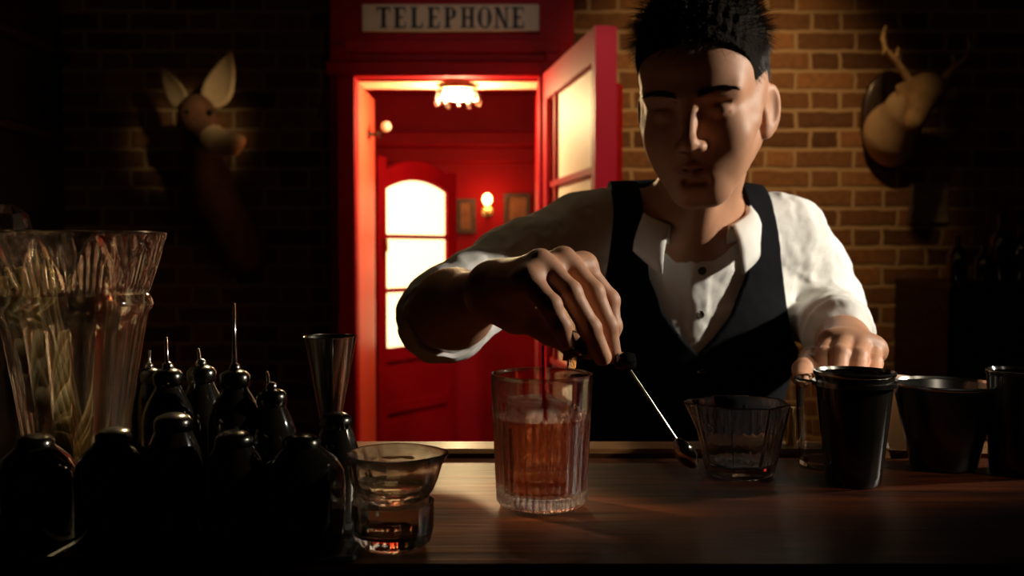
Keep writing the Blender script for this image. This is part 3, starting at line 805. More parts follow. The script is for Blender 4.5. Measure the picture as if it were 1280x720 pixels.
# long-eared head, left
tl = empty('animal_trophy', at(262, 300, BACK-.005), 'mounted long-eared animal head with a pale muzzle on the dark left wall', 'trophy')
lh = Shape(); D = BACK-.30
lh.u(Cone(at(305, 315, BACK-.02), at(262, 235, BACK-.12), .095, .085))
lh.u(Cone(at(262, 235, BACK-.12), at(252, 170, D+.05), .085, .062), .05)
lh.u(Ell(at(246, 142, D), (.062, .07, .070)), .04)
lh.u(Cone(at(250, 150, D), at(268, 176, D-.06), .055, .045), .03)
lh.u(Cone(at(268, 176, D-.06), at(292, 180, D-.10), .043, .034), .02)
lh.u(Ell(at(297, 176, D-.11), (.030, .028, .026)), .015)
lh.u(Cone(at(262, 188, D-.05), at(295, 190, D-.10), .018, .014), .012)
lh.cut(Cone(at(270, 189, D-.10), at(306, 187, D-.14), .004, .004), .006)
lh.cut(Ell(at(304, 178, D-.135), (.006, .008, .005)), .004)
lh2 = lambda P, bc=None, hd=0: np.maximum(lh(P, bc, hd), P[..., 1]-(BACK-.0012))
V, Q = polygonize(lh2, (-1.5, 3.35, 1.1), (-.85, 3.93, 2.1), .007)
lo_ = link('head', V, Q, ['furdark', 'furpale'], tl); fc = V[Q].mean(1)
mz = at(282, 178, D-.08)
lo_.data.polygons.foreach_set('material_index', (np.linalg.norm((fc-mz)*np.array([1, .8, 1.3]), axis=1) < .092).astype(np.int32))
for (bx0, tx0, w_) in (((228, 132), (203, 86), .034), ((266, 130), (288, 68), .052)):
    e1 = Shape(); a0 = at(*bx0, D+.02); a1 = at(*tx0, D+.06); dr = (a1-a0)/np.linalg.norm(a1-a0)
    ln = np.linalg.norm(a1-a0)/2; side_ = np.cross(dr, [0, 1, 0]); side_ /= np.linalg.norm(side_); fw = np.cross(side_, dr)
    M_ = np.stack([side_, fw, dr], 1); cen = (a0+a1)/2
    e1.u(Ell(cen, (w_, .016, ln*1.15), M_)); e1.cut(Ell(cen+fw*(-.014 if fw[1] > 0 else .014)-dr*.005, (w_*.72, .016, ln*.95), M_), .005)
    def ef(P, bc=None, hd=0, e1=e1, cen=cen, M_=M_, ln=ln):
        q = (P-cen)@M_; t = np.clip(q[..., 2]/ln, -1, 1.1); q[..., 0] /= (1-.50*t); return e1(cen+q@M_.T)*.7
    V, Q = polygonize(ef, cen-.18, cen+.18, .005); link('ear', V, Q, 'furpale', tl)
for ex in (-1, 1):
    ball(at(246+ex*14+3, 140, D-.062), .011, 14, 8).build('eye', 'furnose', tl)

# notice pinned to the brick, right
n0, n1 = at(1137, 278, BACK-.01), at(1184, 228, BACK-.01)
pst = empty('wall_notice', ((n0[0]+n1[0])/2, BACK-.01, n0[2]), 'small pale framed notice hanging on the brick below the deer head', 'notice')
f = MB(); f.box(n0[0], n1[0], BACK-.02, BACK-.001, n0[2], n0[2]+.012).box(n0[0], n1[0], BACK-.02, BACK-.001, n1[2]-.012, n1[2]).box(n0[0], n0[0]+.012, BACK-.02, BACK-.001, n0[2]+.012, n1[2]-.012).box(n1[0]-.012, n1[0], BACK-.02, BACK-.001, n0[2]+.012, n1[2]-.012)
f.build('frame', 'paper', pst, False)
MB().box(n0[0]+.012, n1[0]-.012, BACK-.012, BACK-.002, n0[2]+.012, n1[2]-.012).build('sheet', 'paper', pst, False)

# dark shelf unit at the right with bottles
zs = at(1230, 352, 3.5)[2]
sh = empty('back_shelf', (1.80, 3.6, 0), 'dark wooden back shelf against the brick wall at the right', 'shelf')
MB().box(1.50, 2.09, 3.40, BACK-.001, zs-.03, zs, .003).build('shelf_board', 'shelf', sh, False)
MB().box(1.50, 1.54, 3.42, BACK-.001, 0, zs-.03, .003).build('side_panel', 'shelf', sh, False)
MB().box(2.05, 2.09, 3.42, BACK-.001, 0, zs-.03, .003).build('side_panel', 'shelf', sh, False)
MB().box(1.54, 2.05, 3.42, 3.44, .05, zs-.03, .003).build('front_panel', 'shelf', sh, False)
for px, h_, r_, lab in ((1196, .16, .035, 'dark bottle at the left end of the back shelf'), (1229, .13, .030, 'dark bottle with a small bright glint on the back shelf'), (1250, .24, .038, 'tallest dark bottle on the back shelf'), (1275, .20, .035, 'dark bottle at the right end of the back shelf')):
    e = empty('shelf_bottle', (bpos(px, 3.55), 3.55, zs), lab, 'bottle')
    MB().lathe([(0, 0), (r_, 0), (r_, h_*.62), (r_*.8, h_*.70), (r_*.35, h_*.78), (r_*.32, h_*.95), (0, h_*.95)], 32).build('bottle_body', 'smoke', e, 50, True)
    MB().lathe([(0, h_*.94), (r_*.38, h_*.94), (r_*.38, h_), (0, h_)], 24).build('stopper', 'dsteel', e, 50, True)
e_ = at(1255, 275, 3.86)
tag(MB().lathe([(0, 0), (.055, 0), (.062, .006), (.058, .012), (.03, .016), (0, .014)], 36, c=(e_[0], BACK-.001, e_[2]), axis=(0, -1, 0)).build('wall_plate', 'clay'), 'round reddish plate on the dark wall above the back shelf', 'plate')

# ================================================================== PERSON
PX = .242
person = empty('person', (PX, 1.42, 0), 'bartender in a white shirt and black waistcoat, one hand above the ribbed glass', 'person')
# --- head frame
HC = at(876, 118, 1.235)
Mh = rot('Z', 5)@rot('X', -0)          # columns: local axes in world; local y forward = -world y
FL = np.diag([1., -1., 1.])            # local (x right of picture, y forward, z up)
tilt = rot('X', 14)                    # nods towards the counter
ZH = rot('Z', -22); YR = rot('Y', -2)
MH = YR@ZH@tilt@FL
HC = HC+np.array([.004, .0, -.010])
def hl(p): return HC+MH@np.array(p, float)
def HE(c, r, ex=None):
    M = MH if ex is None else MH@ex
    return Ell(hl(c), r, M)
def HCn(a, b_, ra, rb): return Cone(hl(a), hl(b_), ra, rb)
body = Shape()
body.u(HE((0, -.014, .038), (.0745, .094, .080)))
body.u(HE((0, .030, -.018), (.0600, .060, .076)), .03)
body.u(HE((0, .044, .045), (.060, .046, .048)), .03)
for s_ in (-1, 1):
    body.u(HCn((s_*.051, .000, -.050), (s_*.022, .062, -.096), .015, .014), .030)
    body.u(HE((s_*.040, .058, -.030), (.021, .019, .019)), .030)                 # cheekbone
    body.u(HE((s_*.028, .060, -.055), (.022, .018, .026)), .030)                 # cheek
    body.u(HCn((s_*.010, .0865, .018), (s_*.048, .070, .020), .0070, .0070), .018)  # brow
    body.u(HCn((s_*.060, .035, -.02), (s_*.062, -.0, .02), .010, .012), .02)
body.u(HCn((-.010, .070, -.099), (.010, .070, -.099), .0150, .0150), .022)            # chin
body.u(HE((0, .073, -.068), (.027, .020, .026)), .022)                                # mouth mound
for s_ in (-1, 1):
    body.cut(HE((s_*.030, .101, .000), (.0170, .0150, .0100)), .014)
    body.cut(HE((s_*.017, .101, .001), (.0060, .0120, .0080)), .010)
for s_ in (-1, 1):
    body.u(HE((s_*.0315, .0730, -.001), (.0145, .0135, .0110)), .005)                 # lidded eye
    body.cut(HCn((s_*.019, .0885, -.0060), (s_*.0315, .0885, -.0075), .0010, .0010), .002)
    body.cut(HCn((s_*.0315, .0885, -.0075), (s_*.044, .0805, -.0055), .0010, .0010), .002)
    body.cut(HCn((s_*.020, .0880, .0065), (s_*.044, .0800, .0065), .0012, .0012), .004)
body.u(HCn((0, .084, .012), (0, .107, -.030), .0065, .0085), .012)                    # nose
body.u(HE((0, .110, -.034), (.0095, .009, .0085)), .007)
for s_ in (-1, 1):
    body.u(HE((s_*.0115, .099, -.039), (.0070, .0095, .0066)), .007)
    body.cut(HE((s_*.0060, .104, -.0452), (.0030, .0050, .0028)), .002)
body.cut(HCn((0, .0950, -.048), (0, .0960, -.056), .0020, .0020), .005)
for s_ in (-1, 1):
    body.u(HCn((0, .0925, -.0605), (s_*.024, .0795, -.0650), .0038, .0024), .005)
    body.u(HCn((0, .0910, -.0710), (s_*.021, .0800, -.0672), .0050, .0028), .005)
    body.cut(HCn((0, .0980, -.0655), (s_*.026, .0830, -.0662), .0013, .0010), .002)
body.cut(HCn((-.010, .0870, -.0815), (.010, .0870, -.0815), .0024, .0024), .012)
# ears
for s_ in (-1, 1):
    ex = rot('Z', s_*30)@rot('X', 8)
    ec = np.array([s_*.0790, -.008, -.016])
    body.u(HE(ec, (.0060, .0175, .0305), ex), .007)
    body.cut(HE(ec+ex@np.array([s_*.0058, .002, .003]), (.0055, .0110, .0210), ex), .003)
    body.u(HE(ec+ex@np.array([s_*.001, .012, -.006]), (.003, .004, .007), ex), .003)
    body.u(HE(ec+ex@np.array([-s_*.001, .006, -.027]), (.0050, .0085, .0085), ex), .005)
# neck and torso
NB = np.array([PX-.004, 1.352, 1.300])
body.u(Cone(hl((0, -.030, -.050)), NB, .053, .056), .025)
body.u(Cone(hl((.0, .040, -.080)), NB+np.array([0, -.05, -.01]), .020, .020), .03)
SR = at(722, 293, 1.365); SL = at(985, 296, 1.40)
body.u(Cone(NB, (NB+SR)/2+np.array([-.01, .01, .0]), .052, .040), .05)
body.u(Cone(NB, (NB+SL)/2+np.array([.01, .01, .0]), .052, .040), .05)
CH = np.array([PX, 1.400, 1.185])
class TorsoP(Ell): pass
torso_parts = [
    (Ell(CH, (.145, .095, .150)), .03),
    (Cone((SR+np.array([.035, .02, -.01])), (SL+np.array([-.035, .02, -.01])), .058, .058), .05),
    (Ell((PX, 1.425, 1.02), (.122, .088, .20)), .05),
    (Ell((PX, 1.46, .88), (.150, .105, .13)), .05),
]
for p, k in torso_parts: body.u(p, k)
ELR = at(548, 394, 1.150); WR = at(621, 364, .960)
ELL_ = at(1026, 382, 1.500); WL = at(1054, 428, 1.185)
body.u(Cone(SR, ELR, .046, .036), .03)
body.u(Cone(SL, ELL_, .046, .036), .03)
# right forearm (viewer left) : near-black in the shade, muscle swelling below the elbow
m1 = ELR+(WR-ELR)*.30
body.u(Cone(ELR, m1, .037, .0385), .02)
body.u(Cone(m1, WR, .0385, .0225), .03)
m2 = ELL_+(WL-ELL_)*.3
body.u(Cone(ELL_, m2, .037, .038), .02); body.u(Cone(m2, WL, .038, .025), .02)
def hand(chains, palm, thumb, kf=.0035):
    for a, b_, ra, rb in palm: body.u(Cone(a, b_, ra, rb), .016)
    for pts, rs in chains+[thumb]:
        f = Shape()
        for i in range(len(pts)-1):
            f.u(Cone(pts[i], pts[i+1], rs[i], rs[i+1]), .003)
        for i in range(1, len(pts)-1):
            f.u(Ell(pts[i], (rs[i]*1.02,)*3), .004)
        f.c = np.mean(pts, 0); f.R = max(np.linalg.norm(p-f.c) for p in pts)+max(rs)*1.2
        body.u(f, kf)
# right hand: little finger nearest the lens
P_ = lambda *a: at(*a)
pk = [P_(662, 350, .868), P_(688, 382, .858), P_(701, 408, .860), P_(708, 427, .866)]
rgf = [P_(676, 326, .885), P_(712, 366, .872), P_(737, 410, .872), P_(753, 446, .878)]
mdf = [P_(705, 323, .905), P_(740, 366, .895), P_(758, 408, .893), P_(765, 443, .895)]
idf = [P_(728, 334, .928), P_(760, 376, .925), P_(764, 408, .920), P_(760, 432, .915)]
thb = [P_(648, 392, .945), P_(688, 415, .925), P_(715, 430, .912), P_(737, 438, .903)]
hand([(pk, (.0105, .0096, .0088, .0076)), (rgf, (.0112, .0106, .0097, .0084)), (mdf, (.0114, .0109, .0099, .0086)), (idf, (.0110, .0104, .0094, .0084))],
     [(WR, pk[0]+np.array([-.006, .006, -.002]), .0215, .0110), (WR, rgf[0]-np.array([.004,0,.003]), .0220, .0118), (WR, mdf[0]-np.array([.004,0,.003]), .0220, .0118), (WR, idf[0], .0215, .0118), (WR, thb[0], .0215, .0165), (pk[0], idf[0], .010, .011),
      (thb[0], (pk[0]+rgf[0])/2+np.array([0, .02, -.012]), .016, .014)],
     (thb, (.0150, .0120, .0108, .0088)))
# left hand over the held glass
l1 = [P_(1037, 430, 1.085), P_(1030, 446, 1.045), P_(1027, 470, 1.022), P_(1029, 490, 1.015)]
l2 = [P_(1056, 427, 1.080), P_(1050, 444, 1.035), P_(1048, 470, 1.012), P_(1049, 492, 1.008)]
l3 = [P_(1076, 430, 1.080), P_(1073, 447, 1.035), P_(1074, 470, 1.012), P_(1073, 490, 1.006)]
l4 = [P_(1092, 438, 1.085), P_(1092, 454, 1.045), P_(1093, 472, 1.018), P_(1090, 488, 1.005)]
lt_ = [P_(1036, 438, 1.15), P_(1014, 448, 1.08), P_(1004, 462, 1.03), P_(1001, 474, .995)]
hand([(l1, (.0108, .0098, .0088, .0078)), (l2, (.0112, .0102, .0090, .0080)), (l3, (.0108, .0098, .0088, .0078)), (l4, (.0098, .0088, .0080, .0070))],
     [(WL, l1[0], .0240, .0125), (WL, l2[0], .0245, .0130), (WL, l3[0], .0245, .0130), (WL, l4[0], .0235, .0120), (l1[0], l4[0], .011, .011)],
     (lt_, (.0140, .0115, .0105, .0085)))
V, Q = polygonize(body, (-.20, .80, .82), (.62, 1.62, 1.56), .0018, 20)
ob = link('body', V, Q, ['skin', 'lip'], person)
fc = V[Q].mean(1); lc = (fc-HC)@MH
lipm = (lc[:, 1] > .078) & (np.abs(lc[:, 2]+.0658) < .0098*(1-np.abs(lc[:, 0]/.0265)**1.7)) & (lc[:, 2] > -.079) & (lc[:, 2] < -.0565)
ob.data.polygons.foreach_set('material_index', lipm.astype(np.int32))

# nails
def nail(tip, prev, r, out):
    d_ = tip-prev; d_ /= np.linalg.norm(d_); o_ = np.array(out, float); o_ -= d_*(o_@d_); o_ /= np.linalg.norm(o_); s2 = np.cross(d_, o_)
    V = []; n = 8
    for i in range(n+1):
        t = i/n
        for j in range(n+1):
            v = (j/n-.5)*2; a = v*R(48)
            V.append(tip-d_*.004+d_*(t*.0105-.003)+(o_*math.cos(a)+s2*math.sin(a))*(r*1.03)*(1-.12*(t**4))+0)
    f = [(i*(n+1)+j, i*(n+1)+j+1, (i+1)*(n+1)+j+1, (i+1)*(n+1)+j) for i in range(n) for j in range(n)]
    o = link('fingernail', V, f, 'nail', person); o.modifiers.new('thickness', 'SOLIDIFY').thickness = .0006
for ch_, r_ in ((pk, .0070), (rgf, .0078), (mdf, .0080)):
    nail(ch_[-1], ch_[-2], r_, (.75, .45, .35))

# --- hair
def hairline(y):
    return np.interp(y, [-.10, -.06, -.03, -.012, .012, .034, .044, .060, .075, .095], [-.045, -.035, -.004, .026, .028, -.012, .036, .058, .073, .080])
def hair_fn(P, bc=None, hd=0):
    q = (P-HC)@MH
    top = np.clip((q[..., 2]-.045)/.07, 0, 1)
    gr = .0035+.020*top**1.2
    k0 = (q-np.array([0, -.014, .038]))/np.array([.0745, .094, .080])
    n0 = np.linalg.norm(k0, axis=-1)
    d = (n0-1)*.080-gr
    k1 = (q-np.array([0, .044, .045]))/np.array([.060, .046, .048])
    d = sunion(d, (np.linalg.norm(k1, axis=-1)-1)*.05-gr*.9, .02)
    d = d+.0035*fbm(q*np.array([2.0, .5, 1]), 30, 5)*(.2+top)
    return np.maximum(d, (hairline(q[..., 1])+.0045*fbm(q, 22, 9)-q[..., 2])*.75)
V, Q = polygonize(hair_fn, HC-.17, HC+.17, .002)
hr = link('hair', V, Q, 'scalp', person)
# loose strands over the cap
mb = MB(); rs = np.random.RandomState(4)
VV = []; FF = []; nv = 0
for k in range(14000):
    u = rs.normal(size=3); u /= np.linalg.norm(u)
    if u[2] < -.4: continue
    q = np.array([0, -.012, .038])+u*np.array([.077, .097, .084])
    if q[1] > .03: q[1] = min(q[1], .085)
    if q[2] < hairline(q[1])+.002: continue
    top = np.clip((q[2]-.05)/.06, 0, 1)
    ln = .010+.036*top*rs.uniform(.6, 1.2)
    comb = np.array([-.25+.5*u[0], .55, .35])*top+np.array([.0, -.25, -.8])*(1-top)
    dr = u*(.16+.42*top)+comb; dr += rs.normal(size=3)*.13; dr /= np.linalg.norm(dr)
    bend = np.array([rs.normal()*.3, .2, -.6])*top
    w_ = np.cross(dr, u); w_ /= max(np.linalg.norm(w_), 1e-6); nseg = 4; wd = .00055+.0005*top
    pts = []
    for i in range(nseg+1):
        t = i/nseg; p = q+dr*ln*t+bend*ln*t*t*.45
        pts.append(p)
    for i, p in enumerate(pts):
        ww = wd*(1-i/(nseg+.3)); nn_ = np.cross(w_, dr)*ww*.7
        VV += [hl(p+w_*ww), hl(p-w_*ww), hl(p+nn_)]
    for i in range(nseg):
        a = nv+3*i
        for e in range(3): FF.append((a+e, a+(e+1) % 3, a+3+(e+1) % 3, a+3+e))
    nv += 3*(nseg+1)
link('hair_strands', np.array(VV), np.array(FF), 'hair', hr)
for s_ in (-1, 1):
    VV = []; FF = []; nv = 0
    for k in range(230):
        t = rs.rand(); q = np.array([s_*(.012+.038*t), .0935-.019*t*t-.003*t, .0200+.0045*math.sin(t*2.6)+rs.normal()*.0017*(1.3-t)])
        ys_ = np.linspace(q[1]+.012, q[1]-.02, 60); dd__ = body(np.array([hl((q[0], yy_, q[2])) for yy_ in ys_])); q[1] = ys_[np.argmax(dd__ < .0006)]
        dr = np.array([s_*.9, -.15, .35-.6*t])+rs.normal(size=3)*.1; dr /= np.linalg.norm(dr)
        for i in range(3):
            p = q+dr*.009*i/2; ww = .00045*(1-i/2.4)
            VV += [hl(p+np.array([0, 0, ww])), hl(p-np.array([0, 0, ww])), hl(p+np.array([0, ww*1.4, 0]))]
        for i in range(2):
            a = nv+3*i
            for e in range(3): FF.append((a+e, a+(e+1) % 3, a+3+(e+1) % 3, a+3+e))
        nv += 9
    link('eyebrow', np.array(VV), np.array(FF), 'hair', person)

# --- shirt
tor = Shape()
for p, k in torso_parts: tor.u(p, k)
tor.u(Cone(NB+np.array([0, .01, -.02]), (NB+SR)/2+np.array([-.01, .01, -.004]), .050, .040), .05)
tor.u(Cone(NB+np.array([0, .01, -.02]), (NB+SL)/2+np.array([.01, .01, -.004]), .050, .040), .05)
def cc3(a, b_, t): return a+(b_-a)*t
slv = Shape()
elbR = cc3(SR, ELR, .80)
slv.u(Cone(SR, cc3(SR, ELR, .45), .054, .052)); slv.u(Cone(cc3(SR, ELR, .45), cc3(SR, ELR, .95), .052, .050), .03)
rollR = cc3(ELR, WR, .06)
slv.u(Ell(ELR+np.array([.006, .012, -.006]), (.052, .046, .048)), .02)
slv.u(Cone(SL, cc3(SL, ELL_, .5), .056, .056), .04); slv.u(Cone(cc3(SL, ELL_, .5), ELL_, .056, .055), .03)
slv.u(Cone(ELL_, cc3(ELL_, WL, .80), .052, .040), .03)
cdir = (WL-ELL_)/np.linalg.norm(WL-ELL_)
# rolled cuffs
for t, r_ in ((.74, .043), (.82, .041)):
    slv.u(Ell(cc3(ELL_, WL, t), (r_+.003, r_+.003, .014), np.stack([np.cross(cdir, [0, 0, 1])/np.linalg.norm(np.cross(cdir, [0, 0, 1])), np.cross(np.cross(cdir, [0, 0, 1]), cdir)/np.linalg.norm(np.cross(cdir, [0, 0, 1])), cdir], 1)), .006)
VZ0 = 1.262
def shirt_fn(P, bc=None, hd=0):
    a = tor(P, bc, hd+.02)-.008
    x = P[..., 0]-PX; fr_ = P[..., 1] < 1.37
    pl = np.exp(-(x/.015)**6)*fr_
    a = a-.0022*pl
    b2 = slv(P, bc, hd+.02)
    d = sunion(a, b2, .03)
    q = P+.010*fbm(P, 7, 2)[..., None]
    wr = .0040*fbm(q*np.array([1.2, .6, .5]), 7, 11)-.0034*np.abs(fbm(q*np.array([.7, .5, .9]), 8, 8))+.0015*fbm(q, 18, 21)
    d = d+wr
    vee = np.maximum(np.abs(x+.004)-(P[..., 2]-VZ0)*.85, P[..., 1]-1.365)
    return np.maximum(np.maximum(d, -vee), .84-P[..., 2])
V, Q = polygonize(shirt_fn, (-.2, 1.06, .83), (.64, 1.62, 1.42), .0026)
link('shirt', V, Q, 'shirt', person)
# separate roll at the right elbow: torus-like band of cloth, open ended
ax = Vector(WR-ELR).normalized()
def cuff(c, axv, r, wdt, name='rolled_cuff'):
    pr = [(r-.006, -wdt*.5), (r+.002, -wdt*.55), (r+.006, -wdt*.3), (r+.004, -wdt*.1), (r+.007, wdt*.1), (r+.005, wdt*.42), (r+.001, wdt*.52), (r-.004, wdt*.45), (r-.004, -wdt*.4), (r-.006, -wdt*.5)]
    rs_ = [random.uniform(0, 6) for _ in range(4)]
    return MB().lathe(pr, 90, lambda an, rr, z, i: 1+.03*math.sin(3*an+rs_[0])+.018*math.sin(7*an+rs_[1]+z*90)+.01*math.sin(13*an+rs_[2]), c=tuple(c), axis=tuple(axv)).build(name, 'shirt', person)
cuff(cc3(ELR, WR, .03)+np.array([.004, .004, -.006]), ax, .0455, .040)
# collar
def collar():
    V = []; nS = 60; C0 = np.array([PX-.002, 1.345, 1.352]); rx, ry = .071, .066
    rows = 9
    for i in range(nS+1):
        s_ = (i/nS-.5)*2*.83; ph = PI*s_
        o2 = np.array([math.sin(ph), math.cos(ph), 0])
        tl_ = (1-math.cos(ph))/2
        B = C0+np.array([rx*o2[0]*1.02, ry*o2[1]-.010*tl_, -.066*tl_**1.1-.004])
        up_ = np.array([0, -.10, 1.0]); e = abs(s_)/.83
        pt = max(0, (e-.62)/.38)
        T = B+up_*.036*(1-.25*tl_)+o2*.003
        Lf = B+o2*(.014+.012*pt)+np.array([0, -.006*pt, -.008-.030*pt])
        for j in range(rows):
            t = j/(rows-1)
            if t < .45: p = B+(T-B)*(t/.45)
            else:
                q = (t-.45)/.55; p = T+(Lf-T)*q+o2*.006*math.sin(PI*q)
            p = p+o2*.0016*math.sin(i*.9+j)
            V.append(p)
    Fs = [(i*rows+j, i*rows+j+1, (i+1)*rows+j+1, (i+1)*rows+j) for i in range(nS) for j in range(rows-1)]
    o = link('collar', V, Fs, 'shirt', person); m_ = o.modifiers.new('thickness', 'SOLIDIFY'); m_.thickness = .0022
collar()
# shirt buttons on the placket
def front_y(x, z, fn, y0=1.18, y1=1.40):
    ys = np.linspace(y0, y1, 400); P = np.stack([np.full(400, x), ys, np.full(400, z)], 1); d = fn(P)
    i = np.argmax(d < 0); return ys[i]
for z in (1.253, 1.196):
    y = front_y(PX+.003, z, shirt_fn)
    MB().lathe([(0, -.001), (.0052, -.001), (.0056, .0008), (.0045, .0018), (.003, .0012), (0, .0012)], 20, c=(PX+.003, y, z), axis=(0, -1, .1)).build('shirt_button', 'button', person)

# --- waistcoat: a shell over the shirt with armholes and a deep rounded V
VB = at(862, 443, 1.29)[2]
def vest_fn(P, bc=None, hd=0):
    t0 = tor(P, bc, hd+.03)
    x = P[..., 0]-PX; z = P[..., 2]
    t0 = t0+.0018*fbm(P, 6, 3)
    d = np.maximum(t0-.0200, -(t0-.006))
    hz = np.clip(z-VB, 0, 1)
    half = np.interp(hz, [0, .02, .05, .10, .16, .30], [0, .020, .043, .064, .069, .074])
    vee = np.maximum(half-np.abs(x), P[..., 1]-1.375)       # >0 inside the cut... keep where |x|>half
    cutv = np.where(P[..., 1] < 1.375, half-np.abs(x), -.05)
    cutv = np.where(z < VB, -.05+0*x, cutv)
    arm = np.interp(z, [1.10, 1.16, 1.20, 1.26, 1.33], [.20, .135, .126, .116, .108])
    cuta = np.abs(x+.000)-arm
    d = np.maximum(d, np.maximum(cutv, cuta))
    return np.maximum(d, .86-z)
V, Q = polygonize(vest_fn, (.0, 1.2, .85), (.48, 1.62, 1.42), .0024)
vs = link('waistcoat', V, Q, 'vest', person)
for z in (VB-.025, VB-.075, VB-.125):
    y = front_y(PX+.006, z, vest_fn)
    MB().lathe([(0, -.001), (.0065, -.001), (.007, .001), (.005, .0025), (0, .002)], 20, c=(PX+.006, y, z), axis=(0, -1, 0)).build('button', 'blackplastic', vs)
# --- trousers and shoes
tz = Shape()
tz.u(Ell((PX, 1.47, .90), (.160, .115, .11)))
for s_ in (-1, 1):
    tz.u(Cone((PX+s_*.085, 1.47, .86), (PX+s_*.10, 1.45, .48), .088, .062), .03); tz.u(Cone((PX+s_*.10, 1.45, .48), (PX+s_*.11, 1.48, .09), .062, .050), .02)
sdf_obj('trousers', tz, (-.1, 1.3, -.0), (.6, 1.65, 1.05), .008, 'trouser', person)
for s_ in (-1, 1):
    sz = Shape(); x = PX+s_*.115
    sz.u(Cone((x, 1.52, .045), (x+s_*.02, 1.33, .032), .040, .032)); sz.u(Cone((x, 1.49, .06), (x, 1.49, .11), .040, .042), .03)
    f_ = lambda P, bc=None, hd=0, sz=sz: np.maximum(sz(P), .002-P[..., 2])
    sdf_obj('shoe', f_, (x-.1, 1.2, -.01), (x+.1, 1.62, .2), .006, 'shoe', person)

# --- orange peel and dark dasher in the fingers
pl = MB(); V = []
pc = at(702, 450, .868)
for i in range(17):
    t = i/16; a = -1.2+2.6*t
    for j in range(5):
        v = (j/4-.5)
        V.append(pc+np.array([.0105*math.cos(a)*1.1, .006*math.sin(a*1.3), .0055*math.sin(a)])+np.array([.001, .004, .007])*v*1.6)
pl.add(V, [(i*5+j, i*5+j+1, (i+1)*5+j+1, (i+1)*5+j) for i in range(16) for j in range(4)])
o = pl.build('orange_peel', 'peel'); o.modifiers.new('thickness', 'SOLIDIFY').thickness = .0016
tag(o, 'small curled twist of orange peel pinched under the right hand', 'orange peel')
dc_ = at(723, 437, .884)
db = empty('dropper_cap', dc_, 'small glossy black knob pinched between the fingers above the ribbed glass', 'knob')
MB().lathe([(0, -.011), (.006, -.010), (.0085, -.004), (.0085, .002), (.0065, .006), (.0065, .012), (0, .013)], 14, lambda an, r, z, i: 1-.07*abs(math.cos(an*3.5)), c=tuple(dc_), axis=(.4, -.2, .5)).build('cap', 'blackplastic', db, 30)
MB().lathe([(.0084, -.001), (.0096, -.0005), (.0096, .0015), (.0084, .002)], 20, c=tuple(dc_), axis=(.4, -.2, .5)).build('ring', 'steel', db)

for (x, y, z, lab) in ((-.75, 1.9, 2.30, 'unseen globe lamp added above the left end of the bar for glints'), (.15, 1.75, 2.32, 'unseen globe lamp added above the middle of the bar for glints'), (1.25, 1.45, 2.20, 'unseen globe lamp added above the right end of the bar for glints')):  # out-of-frame globes, added so glass and bottles catch glints
    e = empty('added_globe_lamp', (x, y, 2.9), lab, 'added lamp')
    MB().tube([(x, y, 2.899), (x, y, z+.07)], .004).build('cord', 'blackplastic', e)
    MB().lathe([(0, .075), (.018, .075), (.022, .045), (.0, .045)], 20, c=(x, y, z)).build('socket', 'brass', e)
    ball((x, y, z), .048).build('bulb', 'globe', e)

# ================================================================== LIGHTS
def spot(name, loc, tgt, e, size, color, blend=.6, r=.05):
    l = bpy.data.lights.new(name, 'SPOT'); l.energy = e; l.spot_size = R(size); l.spot_blend = blend; l.color = color; l.shadow_soft_size = r
    o = bpy.data.objects.new(name, l); col.objects.link(o); o.location = loc
    o.rotation_euler = (Vector(tgt)-Vector(loc)).to_track_quat('-Z', 'Y').to_euler(); return o
def point(name, loc, e, color, r=.03):
    l = bpy.data.lights.new(name, 'POINT'); l.energy = e; l.color = color; l.shadow_soft_size = r
    o = bpy.data.objects.new(name, l); col.objects.link(o); o.location = loc; return o
spot('key_spot', (1.48, 1.08, 1.74), (.31, 1.22, 1.28), 100, 44, (1, .91, .77), .5, .03)
spot('brick_spot', (.90, 2.55, 2.75), (.78, 3.9, 1.62), 68, 60, (1, .60, .27), 1, .06)
spot('box_spot', (.05, 1.2, 2.8), (-.12, 3.5, 2.05), 19, 26, (1, .72, .62), 1, .05)
spot('door_spot', (.52, .9, 2.65), (.25, 2.8, 1.65), 120, 17, (1, .74, .78), .6, .04)  # added light for the front edge of the open leaf, no fitting modelled
spot('trophy_spot', (-.25, 2.3, 2.15), (-1.06, 3.60, 1.80), 26, 14, (1, .72, .38), 1, .05)
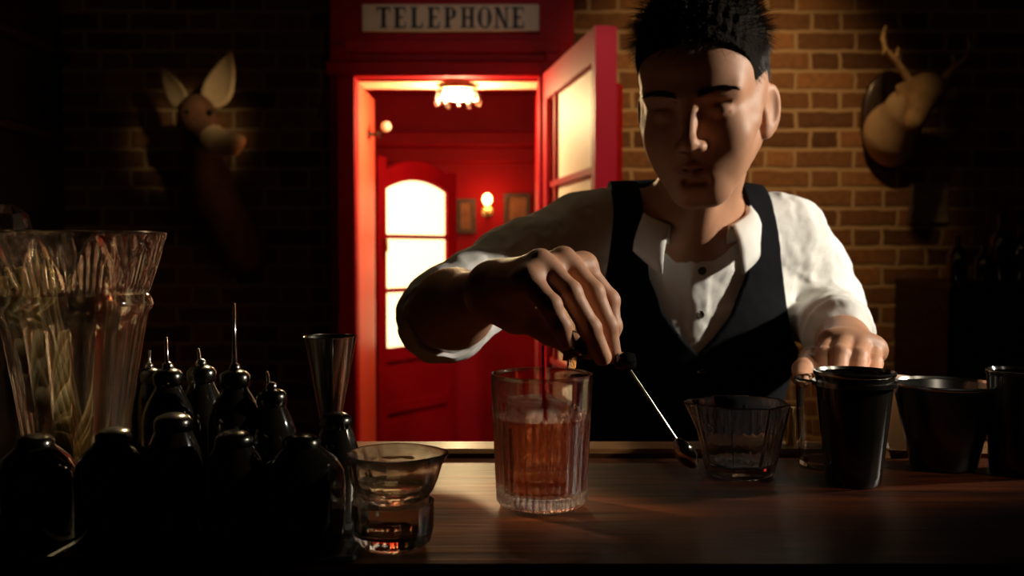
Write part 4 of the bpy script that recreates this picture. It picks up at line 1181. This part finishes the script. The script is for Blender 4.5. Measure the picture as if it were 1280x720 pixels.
spot('bar_back_spot', (-.15, 2.2, 2.6), (-.16, .85, 1.12), 4.5, 34, (1, .72, .40), .8, .012)
spot('glass_spot', (.95, .90, 1.46), (.024, .811, 1.115), 95, 7.5, (1, .82, .55), .5, .03)  # added pin light from the right to make the drink glow
spot('drink_spot', (-.90, 1.50, 1.90), (.008, .832, 1.088), 380, 4.8, (1, .72, .36), .7, .04)  # added backlight for the drink and the golden pool on the counter
spot('jar_spot', (-.15, 2.3, 2.5), (-.33, .79, 1.22), 300, 8.5, (1, .72, .38), .5, .02)  # added beam to bring out the straws and the jar's flare
point('chandelier_light', (cc[0], cc[1]-.0, 1.80), 26, (1, .72, .36), .035)
point('sconce_light', (sc_[0], 5.13, sc_[2]), 1.6, (1, .40, .14), .04)
spot('cup_spot', (.33, -.25, 1.85), (.405, 1.02, 1.115), 110, 4, (1, .88, .74), .5, .03)  # added from behind the camera only to brighten the ivory cup
spot('tin_spot', (.98, .55, 1.75), (.31, .95, 1.10), 14, 17, (1, .86, .70), .6, .03)  # added to streak the mixing tin and lift the faceted glass
wd = bpy.data.worlds.new('World'); scn.world = wd; wd.use_nodes = True
wd.node_tree.nodes['Background'].inputs[0].default_value = (.5, .35, .25, 1); wd.node_tree.nodes['Background'].inputs[1].default_value = .0

# ================================================================== CAMERA
cam = bpy.data.cameras.new('Camera'); co = bpy.data.objects.new('Camera', cam); col.objects.link(co)
cam.lens = 35; cam.sensor_width = 36; co.location = (0, 0, CAMZ); co.rotation_euler = (PI/2-PITCH, 0, 0)
cam.clip_start = .02; cam.dof.use_dof = True; cam.dof.focus_distance = .86; cam.dof.aperture_fstop = 7.5
scn.camera = co
scn.view_settings.view_transform = 'Standard'; scn.view_settings.look = 'None'; scn.view_settings.gamma = 1
scn.view_settings.exposure = 0; scn.view_settings.use_curve_mapping = False
cy = scn.cycles
cy.max_bounces = 14; cy.transmission_bounces = 14; cy.transparent_max_bounces = 8; cy.diffuse_bounces = 2; cy.glossy_bounces = 6
cy.caustics_reflective = False; cy.caustics_refractive = False; cy.sample_clamp_indirect = 6; cy.use_denoising = True
